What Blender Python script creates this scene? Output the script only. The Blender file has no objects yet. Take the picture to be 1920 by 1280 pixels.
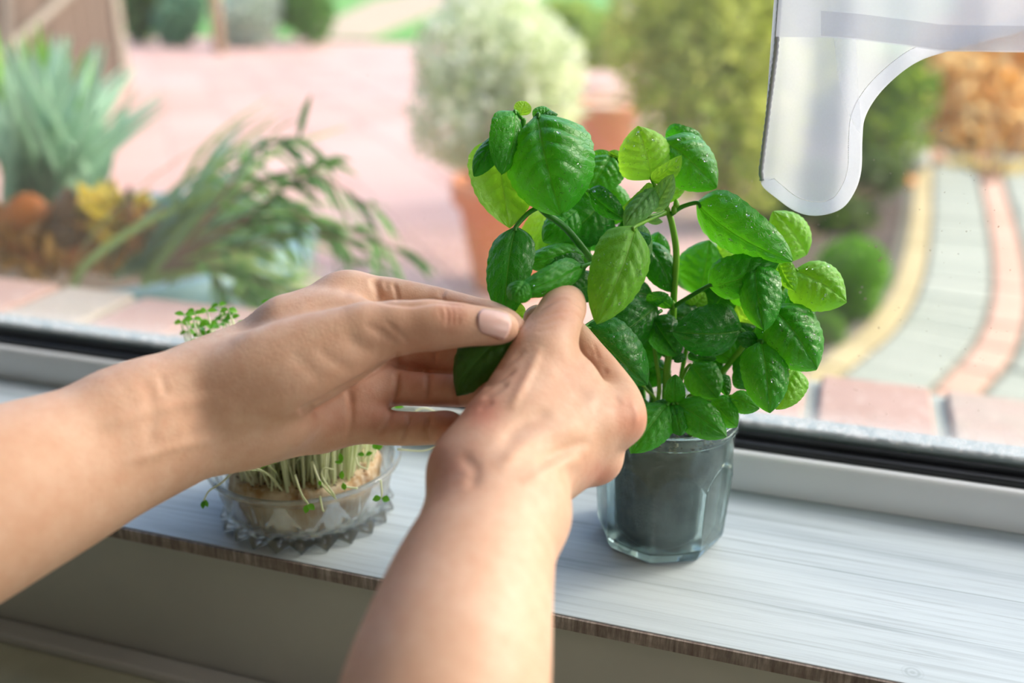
import bpy, math, random
import numpy as np
from mathutils import Vector, Matrix

SC = bpy.context.scene
COL = SC.collection
random.seed(7)

# ---------------------------------------------------------------- camera
CF = 1867.0
PITCH = math.radians(21.0); YAW = math.radians(18.3); CH = 0.3175
Fv = np.array([-math.sin(YAW)*math.cos(PITCH), math.cos(YAW)*math.cos(PITCH), -math.sin(PITCH)])
Rv = np.array([math.cos(YAW), math.sin(YAW), 0.0])
Uv = np.cross(Rv, Fv)
Cv = np.array([0.0, 0.0, CH])
cam_d = bpy.data.cameras.new('camera'); cam = bpy.data.objects.new('camera', cam_d); COL.objects.link(cam)
cam.location = Cv; cam.rotation_euler = (math.pi/2-PITCH, 0, YAW)
cam_d.sensor_width = 36.0; cam_d.lens = 36.0*CF/1920.0
cam_d.clip_start = 0.02; cam_d.clip_end = 200
cam_d.dof.use_dof = True; cam_d.dof.focus_distance = 0.50; cam_d.dof.aperture_fstop = 3.7
SC.camera = cam

# ---------------------------------------------------------------- light
world = bpy.data.worlds.new('sky'); SC.world = world; world.use_nodes = True
wn = world.node_tree; wn.nodes.clear()
_sky = wn.nodes.new('ShaderNodeTexSky'); _sky.sky_type = 'NISHITA'; _sky.sun_disc = False
_sky.sun_elevation = math.radians(38); _sky.sun_rotation = math.radians(60); _sky.air_density = 1.0; _sky.dust_density = 3.5; _sky.ozone_density = 1.0
_bg = wn.nodes.new('ShaderNodeBackground'); _bg.inputs['Strength'].default_value = 0.56
_wo = wn.nodes.new('ShaderNodeOutputWorld')
wn.links.new(_sky.outputs[0], _bg.inputs[0]); wn.links.new(_bg.outputs[0], _wo.inputs[0])

def light(name, kind, loc, target, energy, color=(1,1,1), size=1.0, size_y=None):
    d = bpy.data.lights.new(name, kind); d.energy = energy; d.color = color
    if kind == 'AREA':
        d.size = size
        if size_y: d.shape = 'RECTANGLE'; d.size_y = size_y
    if kind == 'SUN': d.angle = size
    o = bpy.data.objects.new(name, d); COL.objects.link(o); o.location = loc
    o.rotation_euler = (Vector(target)-Vector(loc)).to_track_quat('-Z', 'Y').to_euler()
    return o
# low hazy sun from the far right of the garden, beyond the house corner
light('sun', 'SUN', (9.0, 10.0, 9.0), (0, 3.0, 0), 1.1, (1.0, 0.93, 0.80), math.radians(8))
# added soft fill light inside the room, right of the viewer; no window there
light('room_fill_light', 'AREA', (2.3, -0.45, 1.15), (-0.1, 0.35, 0.05), 23, (1.0, 0.985, 0.97), 1.6, 1.2)
SC.view_settings.view_transform = 'Standard'; SC.view_settings.look = 'None'
SC.view_settings.gamma = 1.0; SC.view_settings.use_curve_mapping = False
SC.view_settings.exposure = 0.0
SC.cycles.max_bounces = 12; SC.cycles.transmission_bounces = 12; SC.cycles.transparent_max_bounces = 24
SC.cycles.caustics_reflective = False; SC.cycles.caustics_refractive = True
SC.cycles.sample_clamp_indirect = 6.0

# ---------------------------------------------------------------- helpers
def P(px, py, d):
    """world point seen at pixel (px,py), d metres along the view axis"""
    return Cv + d*(Fv + (px-960)/CF*Rv - (py-640)/CF*Uv)
def onZ(px, py, z):
    r = P(px, py, 1.0)-Cv; return Cv + r*((z-CH)/r[2])
def onY(px, py, y):
    r = P(px, py, 1.0)-Cv; return Cv + r*(y/r[1])
def project(V):
    v = np.asarray(V)-Cv; d = v@Fv
    return 960+CF*(v@Rv)/d, 640-CF*(v@Uv)/d, d

def nrm(v):
    v = np.asarray(v, float); return v/(np.linalg.norm(v)+1e-12)

def obj_from(name, V, Fc, m=None, parent=None, smooth=True, uv=None, attrs=None):
    me = bpy.data.meshes.new(name)
    V = np.asarray(V, np.float32)
    Fl = Fc if isinstance(Fc, list) else None
    if isinstance(Fc, np.ndarray):
        n = len(Fc); k = Fc.shape[1]
        me.vertices.add(len(V)); me.vertices.foreach_set('co', V.ravel())
        me.loops.add(n*k); me.loops.foreach_set('vertex_index', Fc.astype(np.int32).ravel())
        me.polygons.add(n); me.polygons.foreach_set('loop_start', np.arange(n, dtype=np.int32)*k)
        me.polygons.foreach_set('loop_total', np.full(n, k, np.int32))
    else:
        me.from_pydata([tuple(map(float, v)) for v in V], [], [tuple(int(i) for i in f) for f in Fl])
    me.update(calc_edges=True)
    me.validate()
    if smooth: me.polygons.foreach_set('use_smooth', np.ones(len(me.polygons), bool))
    if uv is not None:
        L = me.uv_layers.new(name='UVMap')
        idx = np.empty(len(me.loops), np.int32); me.loops.foreach_get('vertex_index', idx)
        L.data.foreach_set('uv', np.asarray(uv, np.float32)[idx].ravel())
    for k, a in (attrs or {}).items():
        at = me.attributes.new(k, 'FLOAT', 'POINT'); at.data.foreach_set('value', np.asarray(a, np.float32))
    if m is not None: me.materials.append(m)
    o = bpy.data.objects.new(name, me); COL.objects.link(o)
    if parent is not None: o.parent = parent
    return o

class MB:
    """collects shapes for ONE mesh"""
    def __init__(s): s.V = []; s.F = []; s.n = 0
    def add(s, V, F):
        V = np.asarray(V, float); s.V.append(V); s.F += [tuple(i+s.n for i in f) for f in F]; s.n += len(V); return s
    def box(s, lo, hi, M=None, jit=0):
        x0,y0,z0 = lo; x1,y1,z1 = hi
        V = np.array([(x0,y0,z0),(x1,y0,z0),(x1,y1,z0),(x0,y1,z0),(x0,y0,z1),(x1,y0,z1),(x1,y1,z1),(x0,y1,z1)], float)
        if jit: V += np.random.default_rng(s.n).uniform(-jit, jit, V.shape)
        if M is not None: V = V@np.array(M)[:3,:3].T+np.array(M)[:3,3]
        return s.add(V, [(0,3,2,1),(4,5,6,7),(0,1,5,4),(1,2,6,5),(2,3,7,6),(3,0,4,7)])
    def tube(s, pts, rad, n=8, caps=True):
        V, F = tube_mesh(pts, rad, n, caps); return s.add(V, F)
    def build(s, name, m=None, parent=None, smooth=False, bevel=0, seg=2, **kw):
        o = obj_from(name, np.concatenate(s.V), s.F, m, parent, smooth, **kw)
        if bevel:
            b = o.modifiers.new('b', 'BEVEL'); b.width = bevel; b.segments = seg; b.limit_method = 'ANGLE'; b.angle_limit = math.radians(30)
            o.data.polygons.foreach_set('use_smooth', np.ones(len(o.data.polygons), bool))
            w = o.modifiers.new('w', 'WEIGHTED_NORMAL'); w.keep_sharp = True
        return o

def frames(pts):
    pts = np.asarray(pts, float); n = len(pts)
    T = np.gradient(pts, axis=0); T /= (np.linalg.norm(T, axis=1)[:,None]+1e-12)
    up = np.array([0,0,1.0]) if abs(T[0][2]) < .9 else np.array([1.0,0,0])
    N = np.zeros_like(pts); N[0] = nrm(np.cross(T[0], np.cross(up, T[0])))
    for i in range(1, n):
        v = N[i-1]-T[i]*(N[i-1]@T[i]); N[i] = nrm(v)
    return T, N, np.cross(T, N)
def tube_mesh(pts, rad, n=8, caps=True):
    pts = np.asarray(pts, float); rad = np.broadcast_to(np.asarray(rad, float), (len(pts),))
    T, N, B = frames(pts)
    a = np.arange(n)*2*math.pi/n
    V = pts[:,None,:]+rad[:,None,None]*(np.cos(a)[None,:,None]*N[:,None,:]+np.sin(a)[None,:,None]*B[:,None,:])
    V = V.reshape(-1, 3); F = []
    for i in range(len(pts)-1):
        for j in range(n):
            k = (j+1) % n; F.append((i*n+j, i*n+k, (i+1)*n+k, (i+1)*n+j))
    if caps:
        F.append(tuple(range(n))[::-1]); F.append(tuple((len(pts)-1)*n+j for j in range(n)))
    return V, F
def spline(pts, m=8):
    """Catmull-Rom through rows of any dimension"""
    p = np.asarray(pts, float)
    if len(p) < 3: 
        t = np.linspace(0,1,m+1)[:,None]; return p[0]*(1-t)+p[-1]*t
    q = np.vstack([2*p[0]-p[1], p, 2*p[-1]-p[-2]]); out = []
    for i in range(1, len(q)-2):
        for t in np.arange(m)/m:
            out.append(.5*((2*q[i])+(-q[i-1]+q[i+1])*t+(2*q[i-1]-5*q[i]+4*q[i+1]-q[i+2])*t*t+(-q[i-1]+3*q[i]-3*q[i+1]+q[i+2])*t**3))
    out.append(q[-2]); return np.array(out)
def lathe(prof, n=48, a0=0, lobes=None):
    """prof rows (r,z); lobes(r,z,angle)->r"""
    V = []; F = []
    for r, z in prof:
        for j in range(n):
            a = a0+2*math.pi*j/n; rr = lobes(r, z, a) if lobes else r
            V.append((rr*math.cos(a), rr*math.sin(a), z))
    m = len(prof)
    for i in range(m-1):
        for j in range(n):
            k = (j+1) % n; F.append((i*n+j, i*n+k, (i+1)*n+k, (i+1)*n+j))
    return V, F

def empty(name, loc, label, cat, group=None, rz=0):
    o = bpy.data.objects.new(name, None); COL.objects.link(o); o.location = [float(c) for c in loc]; o.rotation_euler = (0,0,rz)
    o.empty_display_size = .02
    tag(o, label, cat, group); bpy.context.view_layer.update(); return o
def tag(o, label=None, cat=None, group=None, kind=None):
    if label: o['label'] = label
    if cat: o['category'] = cat
    if group: o['group'] = group
    if kind: o['kind'] = kind
    return o
def adopt(o, parent):
    """parent with the world position kept (mesh built in world coordinates)"""
    o.parent = parent; o.matrix_parent_inverse = Matrix.Translation(-Vector(parent.location)) if parent.rotation_euler.z == 0 else parent.matrix_world.inverted()
    return o

# ---- materials
def srgb(h):
    if isinstance(h, str):
        c = [int(h[i:i+2], 16)/255 for i in (0,2,4)]
    else: c = h
    return tuple(x/12.92 if x <= .04045 else ((x+.055)/1.055)**2.4 for x in c)
class NT:
    def __init__(s, name):
        s.m = bpy.data.materials.new(name); s.m.use_nodes = True; s.t = s.m.node_tree; s.t.nodes.clear()
        s.out = s.n('ShaderNodeOutputMaterial')
    def n(s, typ, **kw):
        o = s.t.nodes.new(typ)
        for k, v in kw.items(): setattr(o, k, v)
        return o
    def l(s, a, b): s.t.links.new(a, b)
    def val(s, sock, v):
        if isinstance(v, bpy.types.NodeSocket): s.l(v, sock)
        else: sock.default_value = v
    def math(s, op, a, b=0.0, c=0.0, clamp=False):
        o = s.n('ShaderNodeMath', operation=op, use_clamp=clamp); s.val(o.inputs[0], a); s.val(o.inputs[1], b)
        if op in ('MULTIPLY_ADD','SMOOTH_MIN','COMPARE'): s.val(o.inputs[2], c)
        return o.outputs[0]
    def mix(s, fac, a, b, mode='MIX'):
        o = s.n('ShaderNodeMix', data_type='RGBA', blend_type=mode); s.val(o.inputs[0], fac)
        for i, v in ((6,a),(7,b)):
            if isinstance(v, bpy.types.NodeSocket): s.l(v, o.inputs[i])
            else: o.inputs[i].default_value = (*v[:3], 1)
        return o.outputs[2]
    def ramp(s, fac, stops, interp='LINEAR'):
        o = s.n('ShaderNodeValToRGB'); s.val(o.inputs[0], fac); e = o.color_ramp.elements; o.color_ramp.interpolation = interp
        while len(e) < len(stops): e.new(.5)
        for i, (p, c) in enumerate(stops):
            e[i].position = p; e[i].color = (*c, 1) if len(c) == 3 else c
        return o.outputs[0]
    def rng(s, v, a, b, c=0.0, d=1.0, smooth=False):
        o = s.n('ShaderNodeMapRange'); 
        if smooth: o.interpolation_type = 'SMOOTHSTEP'
        s.val(o.inputs[0], v)
        for i, x in ((1,a),(2,b),(3,c),(4,d)): o.inputs[i].default_value = x
        return o.outputs[0]
    def coord(s, kind='Object', scale=(1,1,1), rot=(0,0,0)):
        o = s.n('ShaderNodeTexCoord'); mp = s.n('ShaderNodeMapping'); s.l(o.outputs[kind], mp.inputs[0])
        mp.inputs['Scale'].default_value = scale; mp.inputs['Rotation'].default_value = rot; return mp.outputs[0]
    def noise(s, vec, scale=5, detail=4, rough=.5, dist=0):
        o = s.n('ShaderNodeTexNoise'); 
        if vec is not None: s.l(vec, o.inputs[0])
        o.inputs['Scale'].default_value = scale; o.inputs['Detail'].default_value = detail
        o.inputs['Roughness'].default_value = rough; o.inputs['Distortion'].default_value = dist; return o.outputs[0]
    def voro(s, vec, scale=5, feature='F1'):
        o = s.n('ShaderNodeTexVoronoi', feature=feature); s.l(vec, o.inputs[0]); o.inputs['Scale'].default_value = scale; return o.outputs[0]
    def bump(s, h, strength=.3, dist=.001, normal=None):
        o = s.n('ShaderNodeBump'); s.val(o.inputs['Height'], h); o.inputs['Strength'].default_value = strength
        o.inputs['Distance'].default_value = dist
        if normal is not None: s.l(normal, o.inputs['Normal'])
        return o.outputs[0]
    def bsdf(s, color, rough=.5, normal=None, **kw):
        b = s.n('ShaderNodeBsdfPrincipled')
        if isinstance(color, bpy.types.NodeSocket): s.l(color, b.inputs['Base Color'])
        else: b.inputs['Base Color'].default_value = (*color[:3], 1)
        s.val(b.inputs['Roughness'], rough)
        if normal is not None: s.l(normal, b.inputs['Normal'])
        for k, v in kw.items():
            s.val(b.inputs[k.replace('_', ' ')], v)
        return b.outputs[0]
    def done(s, sh): s.l(sh, s.out.inputs[0]); return s.m

def varied(name, ca, cb, rough=.6, scale=12, bump=.2, bdist=.001, objvar=0.0, coord='Object', stretch=(1,1,1), spec=.5, detail=5):
    t = NT(name); v = t.coord(coord, stretch)
    n = t.noise(v, scale, detail, .6)
    c = t.mix(t.rng(n, .3, .7), srgb(ca), srgb(cb))
    if objvar:
        oi = t.n('ShaderNodeObjectInfo'); hs = t.n('ShaderNodeHueSaturation')
        t.l(t.rng(oi.outputs['Random'], 0, 1, 1-objvar, 1+objvar), hs.inputs['Value']); t.l(c, hs.inputs['Color']); c = hs.outputs[0]
    nb = t.bump(t.noise(v, scale*6, 4), bump, bdist) if bump else None
    return t.done(t.bsdf(c, rough, nb, Specular_IOR_Level=spec))
def foliage_mat(name, ca, cb, trans=.45, rough=.5, scale=6):
    t = NT(name); v = t.coord('Object'); gi = t.n('ShaderNodeNewGeometry')
    c = t.mix(gi.outputs['Random Per Island'], srgb(ca), srgb(cb))
    a = t.bsdf(c, rough, Specular_IOR_Level=.3); tr = t.n('ShaderNodeBsdfTranslucent'); t.l(c, tr.inputs[0])
    mx = t.n('ShaderNodeMixShader'); mx.inputs[0].default_value = trans; t.l(a, mx.inputs[1]); t.l(tr.outputs[0], mx.inputs[2])
    return t.done(mx.outputs[0])
# ================================================================ room
FY = 0.5775      # inner face of window frame
SF = 0.417       # front edge of the sill board
def m_sill():
    t = NT('white_washed_wood'); v = t.coord('Object', (1.3, 16.0, 16.0)); v2 = t.coord('Object', (4.0, 150, 150))
    g = t.noise(v, 3.2, 8, .62, .6); g2 = t.noise(v2, 2.0, 6, .6, .2)
    v3 = t.coord('Object', (1.6, 46, 46)); g3 = t.noise(v3, 3.0, 6, .7, .5)
    c = t.ramp(g, [(.28, srgb('98a6ae')), (.40, srgb('afbcc4')), (.54, srgb('bac7ce')), (.75, srgb('c2ced5'))])
    c = t.mix(t.rng(g2, .50, .68, 0, .45), c, srgb('909ba2'))
    c = t.mix(t.rng(g3, .58, .68, 0, .55), c, srgb('848f96'))
    # fine dark joint lines of the planked print
    tp = t.n('ShaderNodeTexCoord'); sy = t.n('ShaderNodeSeparateXYZ'); t.l(tp.outputs['Object'], sy.inputs[0])
    for jy, jw, ja in ((onZ(1340, 1030, 0)[1], .0005, .55), (onZ(1340, 1115, 0)[1], .0004, .3), (onZ(1500, 1010, 0)[1], .0004, .25)):
        wv_ = t.math('ADD', sy.outputs['Y'], t.math('MULTIPLY', t.math('SUBTRACT', t.noise(t.coord('Object', (5, 1, 1)), 2, 2), .5), .004))
        ln_ = t.rng(t.math('ABSOLUTE', t.math('SUBTRACT', wv_, float(jy))), jw*.3, jw*1.6, ja, 0)
        c = t.mix(ln_, c, srgb('6f7c84'))
    # the round knot
    tc = t.n('ShaderNodeTexCoord'); vm = t.n('ShaderNodeVectorMath', operation='DISTANCE'); t.l(tc.outputs['Object'], vm.inputs[0]); vm.inputs[1].default_value = KNOT
    ring = t.math('SINE', t.math('MULTIPLY', vm.outputs['Value'], 2600.0))
    inside = t.rng(vm.outputs['Value'], .0045, .0055, 1, 0)
    c = t.mix(t.math('MULTIPLY', inside, t.rng(ring, -1, 1, .05, .45)), c, srgb('88959c'))
    h = t.math('ADD', t.math('MULTIPLY', g3, .8), g2)
    return t.done(t.bsdf(c, t.rng(g, .3, .7, .62, .5), t.bump(h, .35, .0006), Specular_IOR_Level=.45))
KNOT = tuple(onZ(1711, 1260, 0.0))
M_SILL = m_sill()
def m_sill_edge():
    t = NT('raw_board_edge'); v = t.coord('Object', (260, 40, 30)); n = t.noise(v, 1.4, 6, .7); n2 = t.noise(t.coord('Object', (14, 8, 40)), 3, 5)
    c = t.ramp(n, [(.30, srgb('4c423e')), (.5, srgb('7d736d')), (.68, srgb('a59c94'))])
    c = t.mix(t.rng(n2, .4, .65, 0, .5), c, srgb('5c4a42'))
    return t.done(t.bsdf(c, .8, t.bump(n, .5, .0006)))
M_WHITE = varied('white_upvc', 'e4e8ea', 'dde2e4', .28, 4, .03, .0003)
M_BLACK = varied('black_rubber', '15171a', '23262b', .38, 30, .1, .0003)
M_ALU = varied('grey_spacer', '6c7b7e', '7b898b', .4, 30, .1, .0002)
M_WALL = varied('wall_paint', 'a2a29c', 'aaaaa2', .8, 8, .15, .0005)
M_COUNTER = varied('worktop_stone', 'c5c6b0', 'aeb09c', .35, 14, .05, .0003, detail=9)
M_STRIP = varied('worktop_trim', 'b9b9b6', 'adadaa', .4, 10, .03, .0003)
M_ROOM = varied('room_paint', 'a8a094', 'a0988c', .9, 3, .05, .0005)

XL, XR, ZT = -1.75, 0.95, 1.30      # window opening
# sill board: pale washed top, raw dark edge
sb = MB().box((XL-.10, SF+.0012, -.0078), (XR+.10, FY+.02, 0.0)).build('windowsill', M_SILL, bevel=.0006); tag(sb, kind='structure')
se = MB().box((XL-.10, SF-.0004, -.0080), (XR+.10, SF+.0012, -.0006)).build('sill_edge', m_sill_edge(), sb); 
# frame (window 1): bottom rail with rounded lip, gasket, spacer
win = MB()
prof = [(FY, .0005),(FY, .0232),(FY+.0015, .0258),(FY+.004, .0268),(FY+.0075, .0262),(FY+.0085, .024),(FY+.0085, .0245)]
def rail(prof, x0, x1, name, m, parent, close=True, thick=.05):
    V = []; F = []
    pr = prof+[(FY+thick, prof[-1][1]), (FY+thick, prof[0][1])] if close else prof
    for x in (x0, x1):
        for y, z in pr: V.append((x, y, z))
    n = len(pr)
    for i in range(n):
        j = (i+1) % n; F.append((i, j, n+j, n+i))
    F += [tuple(range(n))[::-1], tuple(range(n, 2*n))]
    return obj_from(name, V, F, m, parent, False)
w1 = rail(prof, XL, XR, 'window_1', M_WHITE, None); tag(w1, kind='structure')
w1.data.polygons.foreach_set('use_smooth', np.ones(len(w1.data.polygons), bool)); 
for p_ in w1.data.polygons: p_.use_smooth = len(p_.vertices) == 4
w1.data.set_sharp_from_angle(angle=math.radians(40)) if hasattr(w1.data, 'set_sharp_from_angle') else None
gk = MB(); gk.box((XL, FY+.0078, .0225), (XR, FY+.0150, .0305)); gk.build('gasket', M_BLACK, w1, bevel=.0012)
g2_ = MB(); g2_.box((XL, FY+.0150, .0225), (XR, FY+.0185, .0345)); g2_.build('gasket', M_BLACK, w1, bevel=.0008)
g3_ = MB(); g3_.box((XL, FY+.0205, .022), (XR, FY+.036, .0405)); g3_.build('spacer_bar', M_ALU, w1, bevel=.0006)
g4_ = MB(); g4_.box((XL, FY+.0405, .010), (XR, FY+.058, .024)); g4_.build('outer_rail', M_WHITE, w1, bevel=.002)
for nm, lo, hi in (('side_rail', (XL-.06, FY, 0.0), (XL, FY+.06, ZT+.06)), ('side_rail', (XR, FY, 0.0), (XR+.06, FY+.06, ZT+.06)), ('head_rail', (XL, FY, ZT), (XR, FY+.06, ZT+.06))):
    MB().box(lo, hi).build(nm, M_WHITE, w1, bevel=.004)
def m_glass(dirt=True):
    t = NT('pane_glass')
    fr = t.n('ShaderNodeFresnel'); gg = t.n('ShaderNodeNewGeometry'); t.l(t.rng(gg.outputs['Backfacing'], 0, 1, 1.45, 1/1.45), fr.inputs[0])
    tr = t.n('ShaderNodeBsdfTransparent'); tr.inputs[0].default_value = (.97, .985, .98, 1)
    gl = t.n('ShaderNodeBsdfGlossy'); gl.inputs['Roughness'].default_value = .0; gl.inputs[0].default_value = (1,1,1,1)
    mx = t.n('ShaderNodeMixShader'); t.l(fr.outputs[0], mx.inputs[0]); t.l(tr.outputs[0], mx.inputs[1]); t.l(gl.outputs[0], mx.inputs[2])
    df = t.n('ShaderNodeBsdfDiffuse'); df.inputs[0].default_value = (.85, .87, .88, 1); dt = t.n('ShaderNodeBsdfTranslucent'); dt.inputs[0].default_value = (.9,.9,.9,1)
    dd = t.n('ShaderNodeMixShader'); dd.inputs[0].default_value = .6; t.l(df.outputs[0], dd.inputs[1]); t.l(dt.outputs[0], dd.inputs[2])
    # dust film, thicker along the bottom edge
    tc = t.n('ShaderNodeTexCoord'); sx = t.n('ShaderNodeSeparateXYZ'); t.l(tc.outputs['Object'], sx.inputs[0])
    n1 = t.noise(tc.outputs['Object'], 160, 5, .7); n2 = t.noise(tc.outputs['Object'], 9, 3, .5)
    zz = t.math('ADD', sx.outputs['Z'], t.math('MULTIPLY', t.math('SUBTRACT', n1, .5), .03)); edge = t.math('MULTIPLY', t.rng(zz, .042, .060, 1, 0, True), t.rng(sx.outputs['Z'], .036, .043, .05, 1, True))
    film = t.math('ADD', t.math('MULTIPLY', edge, t.rng(n1, .42, .62, .10, .48)), t.rng(n2, .3, .7, .004, .022))
    m2 = t.n('ShaderNodeMixShader'); t.l(film, m2.inputs[0]); t.l(mx.outputs[0], m2.inputs[1]); t.l(dd.outputs[0], m2.inputs[2])
    return t.done(m2.outputs[0])
M_PANE = m_glass()
pane = MB().box((XL, FY+.0190, .026), (XR, FY+.0192, ZT)).build('pane', M_PANE, w1)
# specks of dried rain and dirt on the glass
rs = np.random.default_rng(5); sp = MB()
def speck(px, py, r):
    c = onY(px, py, FY+.0188); n = 6; a = np.arange(n)*2*math.pi/n
    k = rs.uniform(.6, 1.3, n)
    V = [(c[0]+r*k[i]*math.cos(a[i]), c[1], c[2]+r*k[i]*math.sin(a[i])) for i in range(n)]+[(c[0], c[1]-r*.5, c[2])]
    sp.add(V, [(i, n, (i+1) % n) for i in range(n)])
for _ in range(260):
    u = rs.random(); px = rs.uniform(20, 1910); py = rs.uniform(20, 780)
    if u < .45: px = rs.uniform(1400, 1900); py = rs.uniform(300, 880)
    speck(px, py, rs.uniform(.00015, .00042))
for px, py in ((1649,488),(1652,484),(1616,538),(1622,560),(1613,548),(1648,614),(1642,462),(1765,245)): speck(px, py, .0007)
tag(sp.build('dirt_specks', varied('dried_dirt', 'b9a58a', 'd8d0c0', .8, 200, 0), w1, smooth=True), kind='stuff')

# walls of the room: the window wall around the opening, side, back, ceiling, floor
wl = MB()
wl.box((-3.2, SF+.012, -.95), (2.6, FY+.07, -.0082)); wl.box((-3.2, FY-.0, -.0082), (XL-.06, FY+.07, 1.7)); wl.box((XR+.06, FY, -.0082), (2.6, FY+.07, 1.7))
wl.box((XL-.06, FY, ZT+.06), (XR+.06, FY+.07, 1.7))
tag(wl.build('wall_front', M_WALL), kind='structure')
tag(MB().box((-3.3, -2.4, -.95), (-3.2, FY+.07, 1.7)).build('wall_left', M_ROOM), kind='structure')
tag(MB().box((2.6, -2.4, -.95), (2.7, FY+.07, 1.7)).build('wall_right', M_ROOM), kind='structure')
tag(MB().box((-3.3, -2.5, -.95), (2.7, -2.4, 1.7)).build('wall_back', M_ROOM), kind='structure')
tag(MB().box((-3.3, -2.5, 1.7), (2.7, FY+.07, 1.8)).build('ceiling', M_ROOM), kind='structure')
tag(MB().box((-3.3, -2.5, -1.0), (2.7, SF+.05, -.95)).build('floor', varied('floor_laminate', '9a8d78', '86795f', .5, 3)), kind='structure')
# worktop below the sill and its upstand strip
cw = MB().box((-3.15, -.55, -.145), (2.55, SF+.010, -.108)).build('worktop', M_COUNTER, bevel=.003); tag(cw, 'mottled beige-grey stone worktop below the windowsill', 'worktop')
ct = MB().box((-3.15, SF-.004, -.108), (2.55, SF+.011, -.100)).build('worktop_upstand', M_STRIP, bevel=.002); tag(ct, 'pale grey sealing strip along the back of the worktop', 'trim')
# ================================================================ garden
GZ = -0.73
rg = np.random.default_rng(11)
GY = FY+.07
M_LAWN = varied('lawn_turf', '4f8a36', '6a9f44', .9, 3, .3, .01)
M_PATIOB = varied('patio_joint', 'c9a79b', 'b8998e', .9, 6, .2, .003)
gr = MB().box((-40, GY, GZ-.3), (40, 60, GZ-.012)).build('ground', varied('garden_soil', '57483d', '453a33', .95, 4, .5, .02)); tag(gr, kind='structure')

# ---- brick ledge outside the window (header bricks laid flat)
LB0, LB1, LZ = FY+.075, 0.945, -.06
MORT = varied('mortar', 'a9b3ac', '939d97', .9, 20, .4, .002)
def brick_mat(name, stops, rough=.85, objs=True):
    t = NT(name); v = t.coord('Object'); n = t.noise(v, 18, 6, .65); oi = t.n('ShaderNodeObjectInfo')
    c = t.ramp(t.math('ADD', t.math('MULTIPLY', oi.outputs['Random'], .6), t.math('MULTIPLY', n, .4)), stops)
    c = t.mix(t.rng(t.noise(v, 60, 4, .7), .55, .7, 0, .5), c, srgb('c9b9ae'))
    return t.done(t.bsdf(c, rough, t.bump(n, .5, .003)))
M_LEDGE = brick_mat('weathered_ledge_brick', [(.15, srgb('a38478')), (.4, srgb('b0938a')), (.6, srgb('a89c90')), (.85, srgb('98988f'))])
ledge = MB().box((-2.6, FY+.06, GZ-.1), (1.5, LB1+.004, LZ-.010)).build('trim_1', MORT); tag(ledge, kind='structure')
bme = None; pitch = .112; x0 = onZ(1520, 800, LZ)[0]-pitch*20
for i in range(36):
    bx = x0+i*pitch
    if bx > 1.4: break
    if bme is None:
        b = MB().box((.004, 0, -.045), (pitch-.009, LB1-LB0, 0)).build('brick', M_LEDGE, ledge, bevel=.004, seg=1); bme = b
    else:
        b = bme.copy(); COL.objects.link(b)
    b.location = (bx, LB0, LZ+rg.uniform(-.0012, .0012)); b.rotation_euler = (rg.uniform(-.004,.004), rg.uniform(-.006,.006), rg.uniform(-.005,.005))

# ---- lawn, sandy path far away
def poly_slab(name, px, z0, z1, m, kind='structure', lab=None):
    pts = [onZ(a, b, z1) for a, b in px]; n = len(pts)
    V = [(p[0], p[1], z1) for p in pts]+[(p[0], p[1], z0) for p in pts]
    F = [tuple(range(n)), tuple(range(n, 2*n))[::-1]]+[(i, n+i, n+(i+1)%n, (i+1)%n) for i in range(n)]
    o = obj_from(name, V, F, m, None, False); tag(o, kind=kind); return o
lz = GZ+.002
def gslab(name, xy, m, z1=lz):
    n = len(xy); V = [(x, y, z1) for x, y in xy]+[(x, y, GZ-.1) for x, y in xy]
    o = obj_from(name, V, [tuple(range(n)), tuple(range(n, 2*n))[::-1]]+[(i, n+i, n+(i+1)%n, (i+1)%n) for i in range(n)], m, None, False); tag(o, kind='structure'); return o
gslab('lawn', [(-22, 12.9), (2.0, 12.9), (7, 8), (20, 40), (-40, 40)], M_LAWN)
M_PATH = varied('sandy_gravel', 'b8a58b', 'a8957c', .9, 5, .3, .004)
a_ = [onZ(545, 72, lz+.012), onZ(690, 72, lz+.012), onZ(870, 0, lz+.012), onZ(960, -30, lz+.012), onZ(860, -30, lz+.012), onZ(700, 0, lz+.012)]
gslab('path', [(p[0], p[1]) for p in a_], M_PATH, lz+.012)

# ---- terracotta patio tiles
PX0, PX1, PY0, PY1 = -10.5, -.42, .96, 12.75
patio = MB().box((PX0, PY0, GZ-.2), (PX1, PY1, GZ-.004)).build('patio', M_PATIOB); tag(patio, kind='structure')
t = NT('terracotta_tile'); v = t.coord('Object'); oi = t.n('ShaderNodeObjectInfo'); ge = t.n('ShaderNodeNewGeometry')
n = t.noise(v, 7, 5, .6)
c = t.ramp(t.math('ADD', t.math('MULTIPLY', oi.outputs['Random'], .55), t.math('MULTIPLY', n, .45)), [(.1, srgb('c19384')), (.5, srgb('c99f90')), (.9, srgb('cfaa9e'))])
M_TILE = t.done(t.bsdf(c, .62, t.bump(n, .15, .001)))
TS = .42; rot = math.radians(38); cr, sr = math.cos(rot), math.sin(rot)
tiles = []
for i in range(-60, 60):
    for j in range(-60, 60):
        u, v_ = i*TS, j*TS; x, y = -3+u*cr-v_*sr, 5+u*sr+v_*cr
        if PX0+.3 < x < PX1-.3 and PY0+.3 < y < PY1-.3:
            px, py, d = project((x, y, GZ))
            vis = -60 < px < 1250 and -30 < py < 720
            tiles.append((d if vis else 99+d, x, y))
tiles.sort(); tm = None; rest = MB()
Rm = Matrix.Rotation(rot, 4, 'Z')
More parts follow.
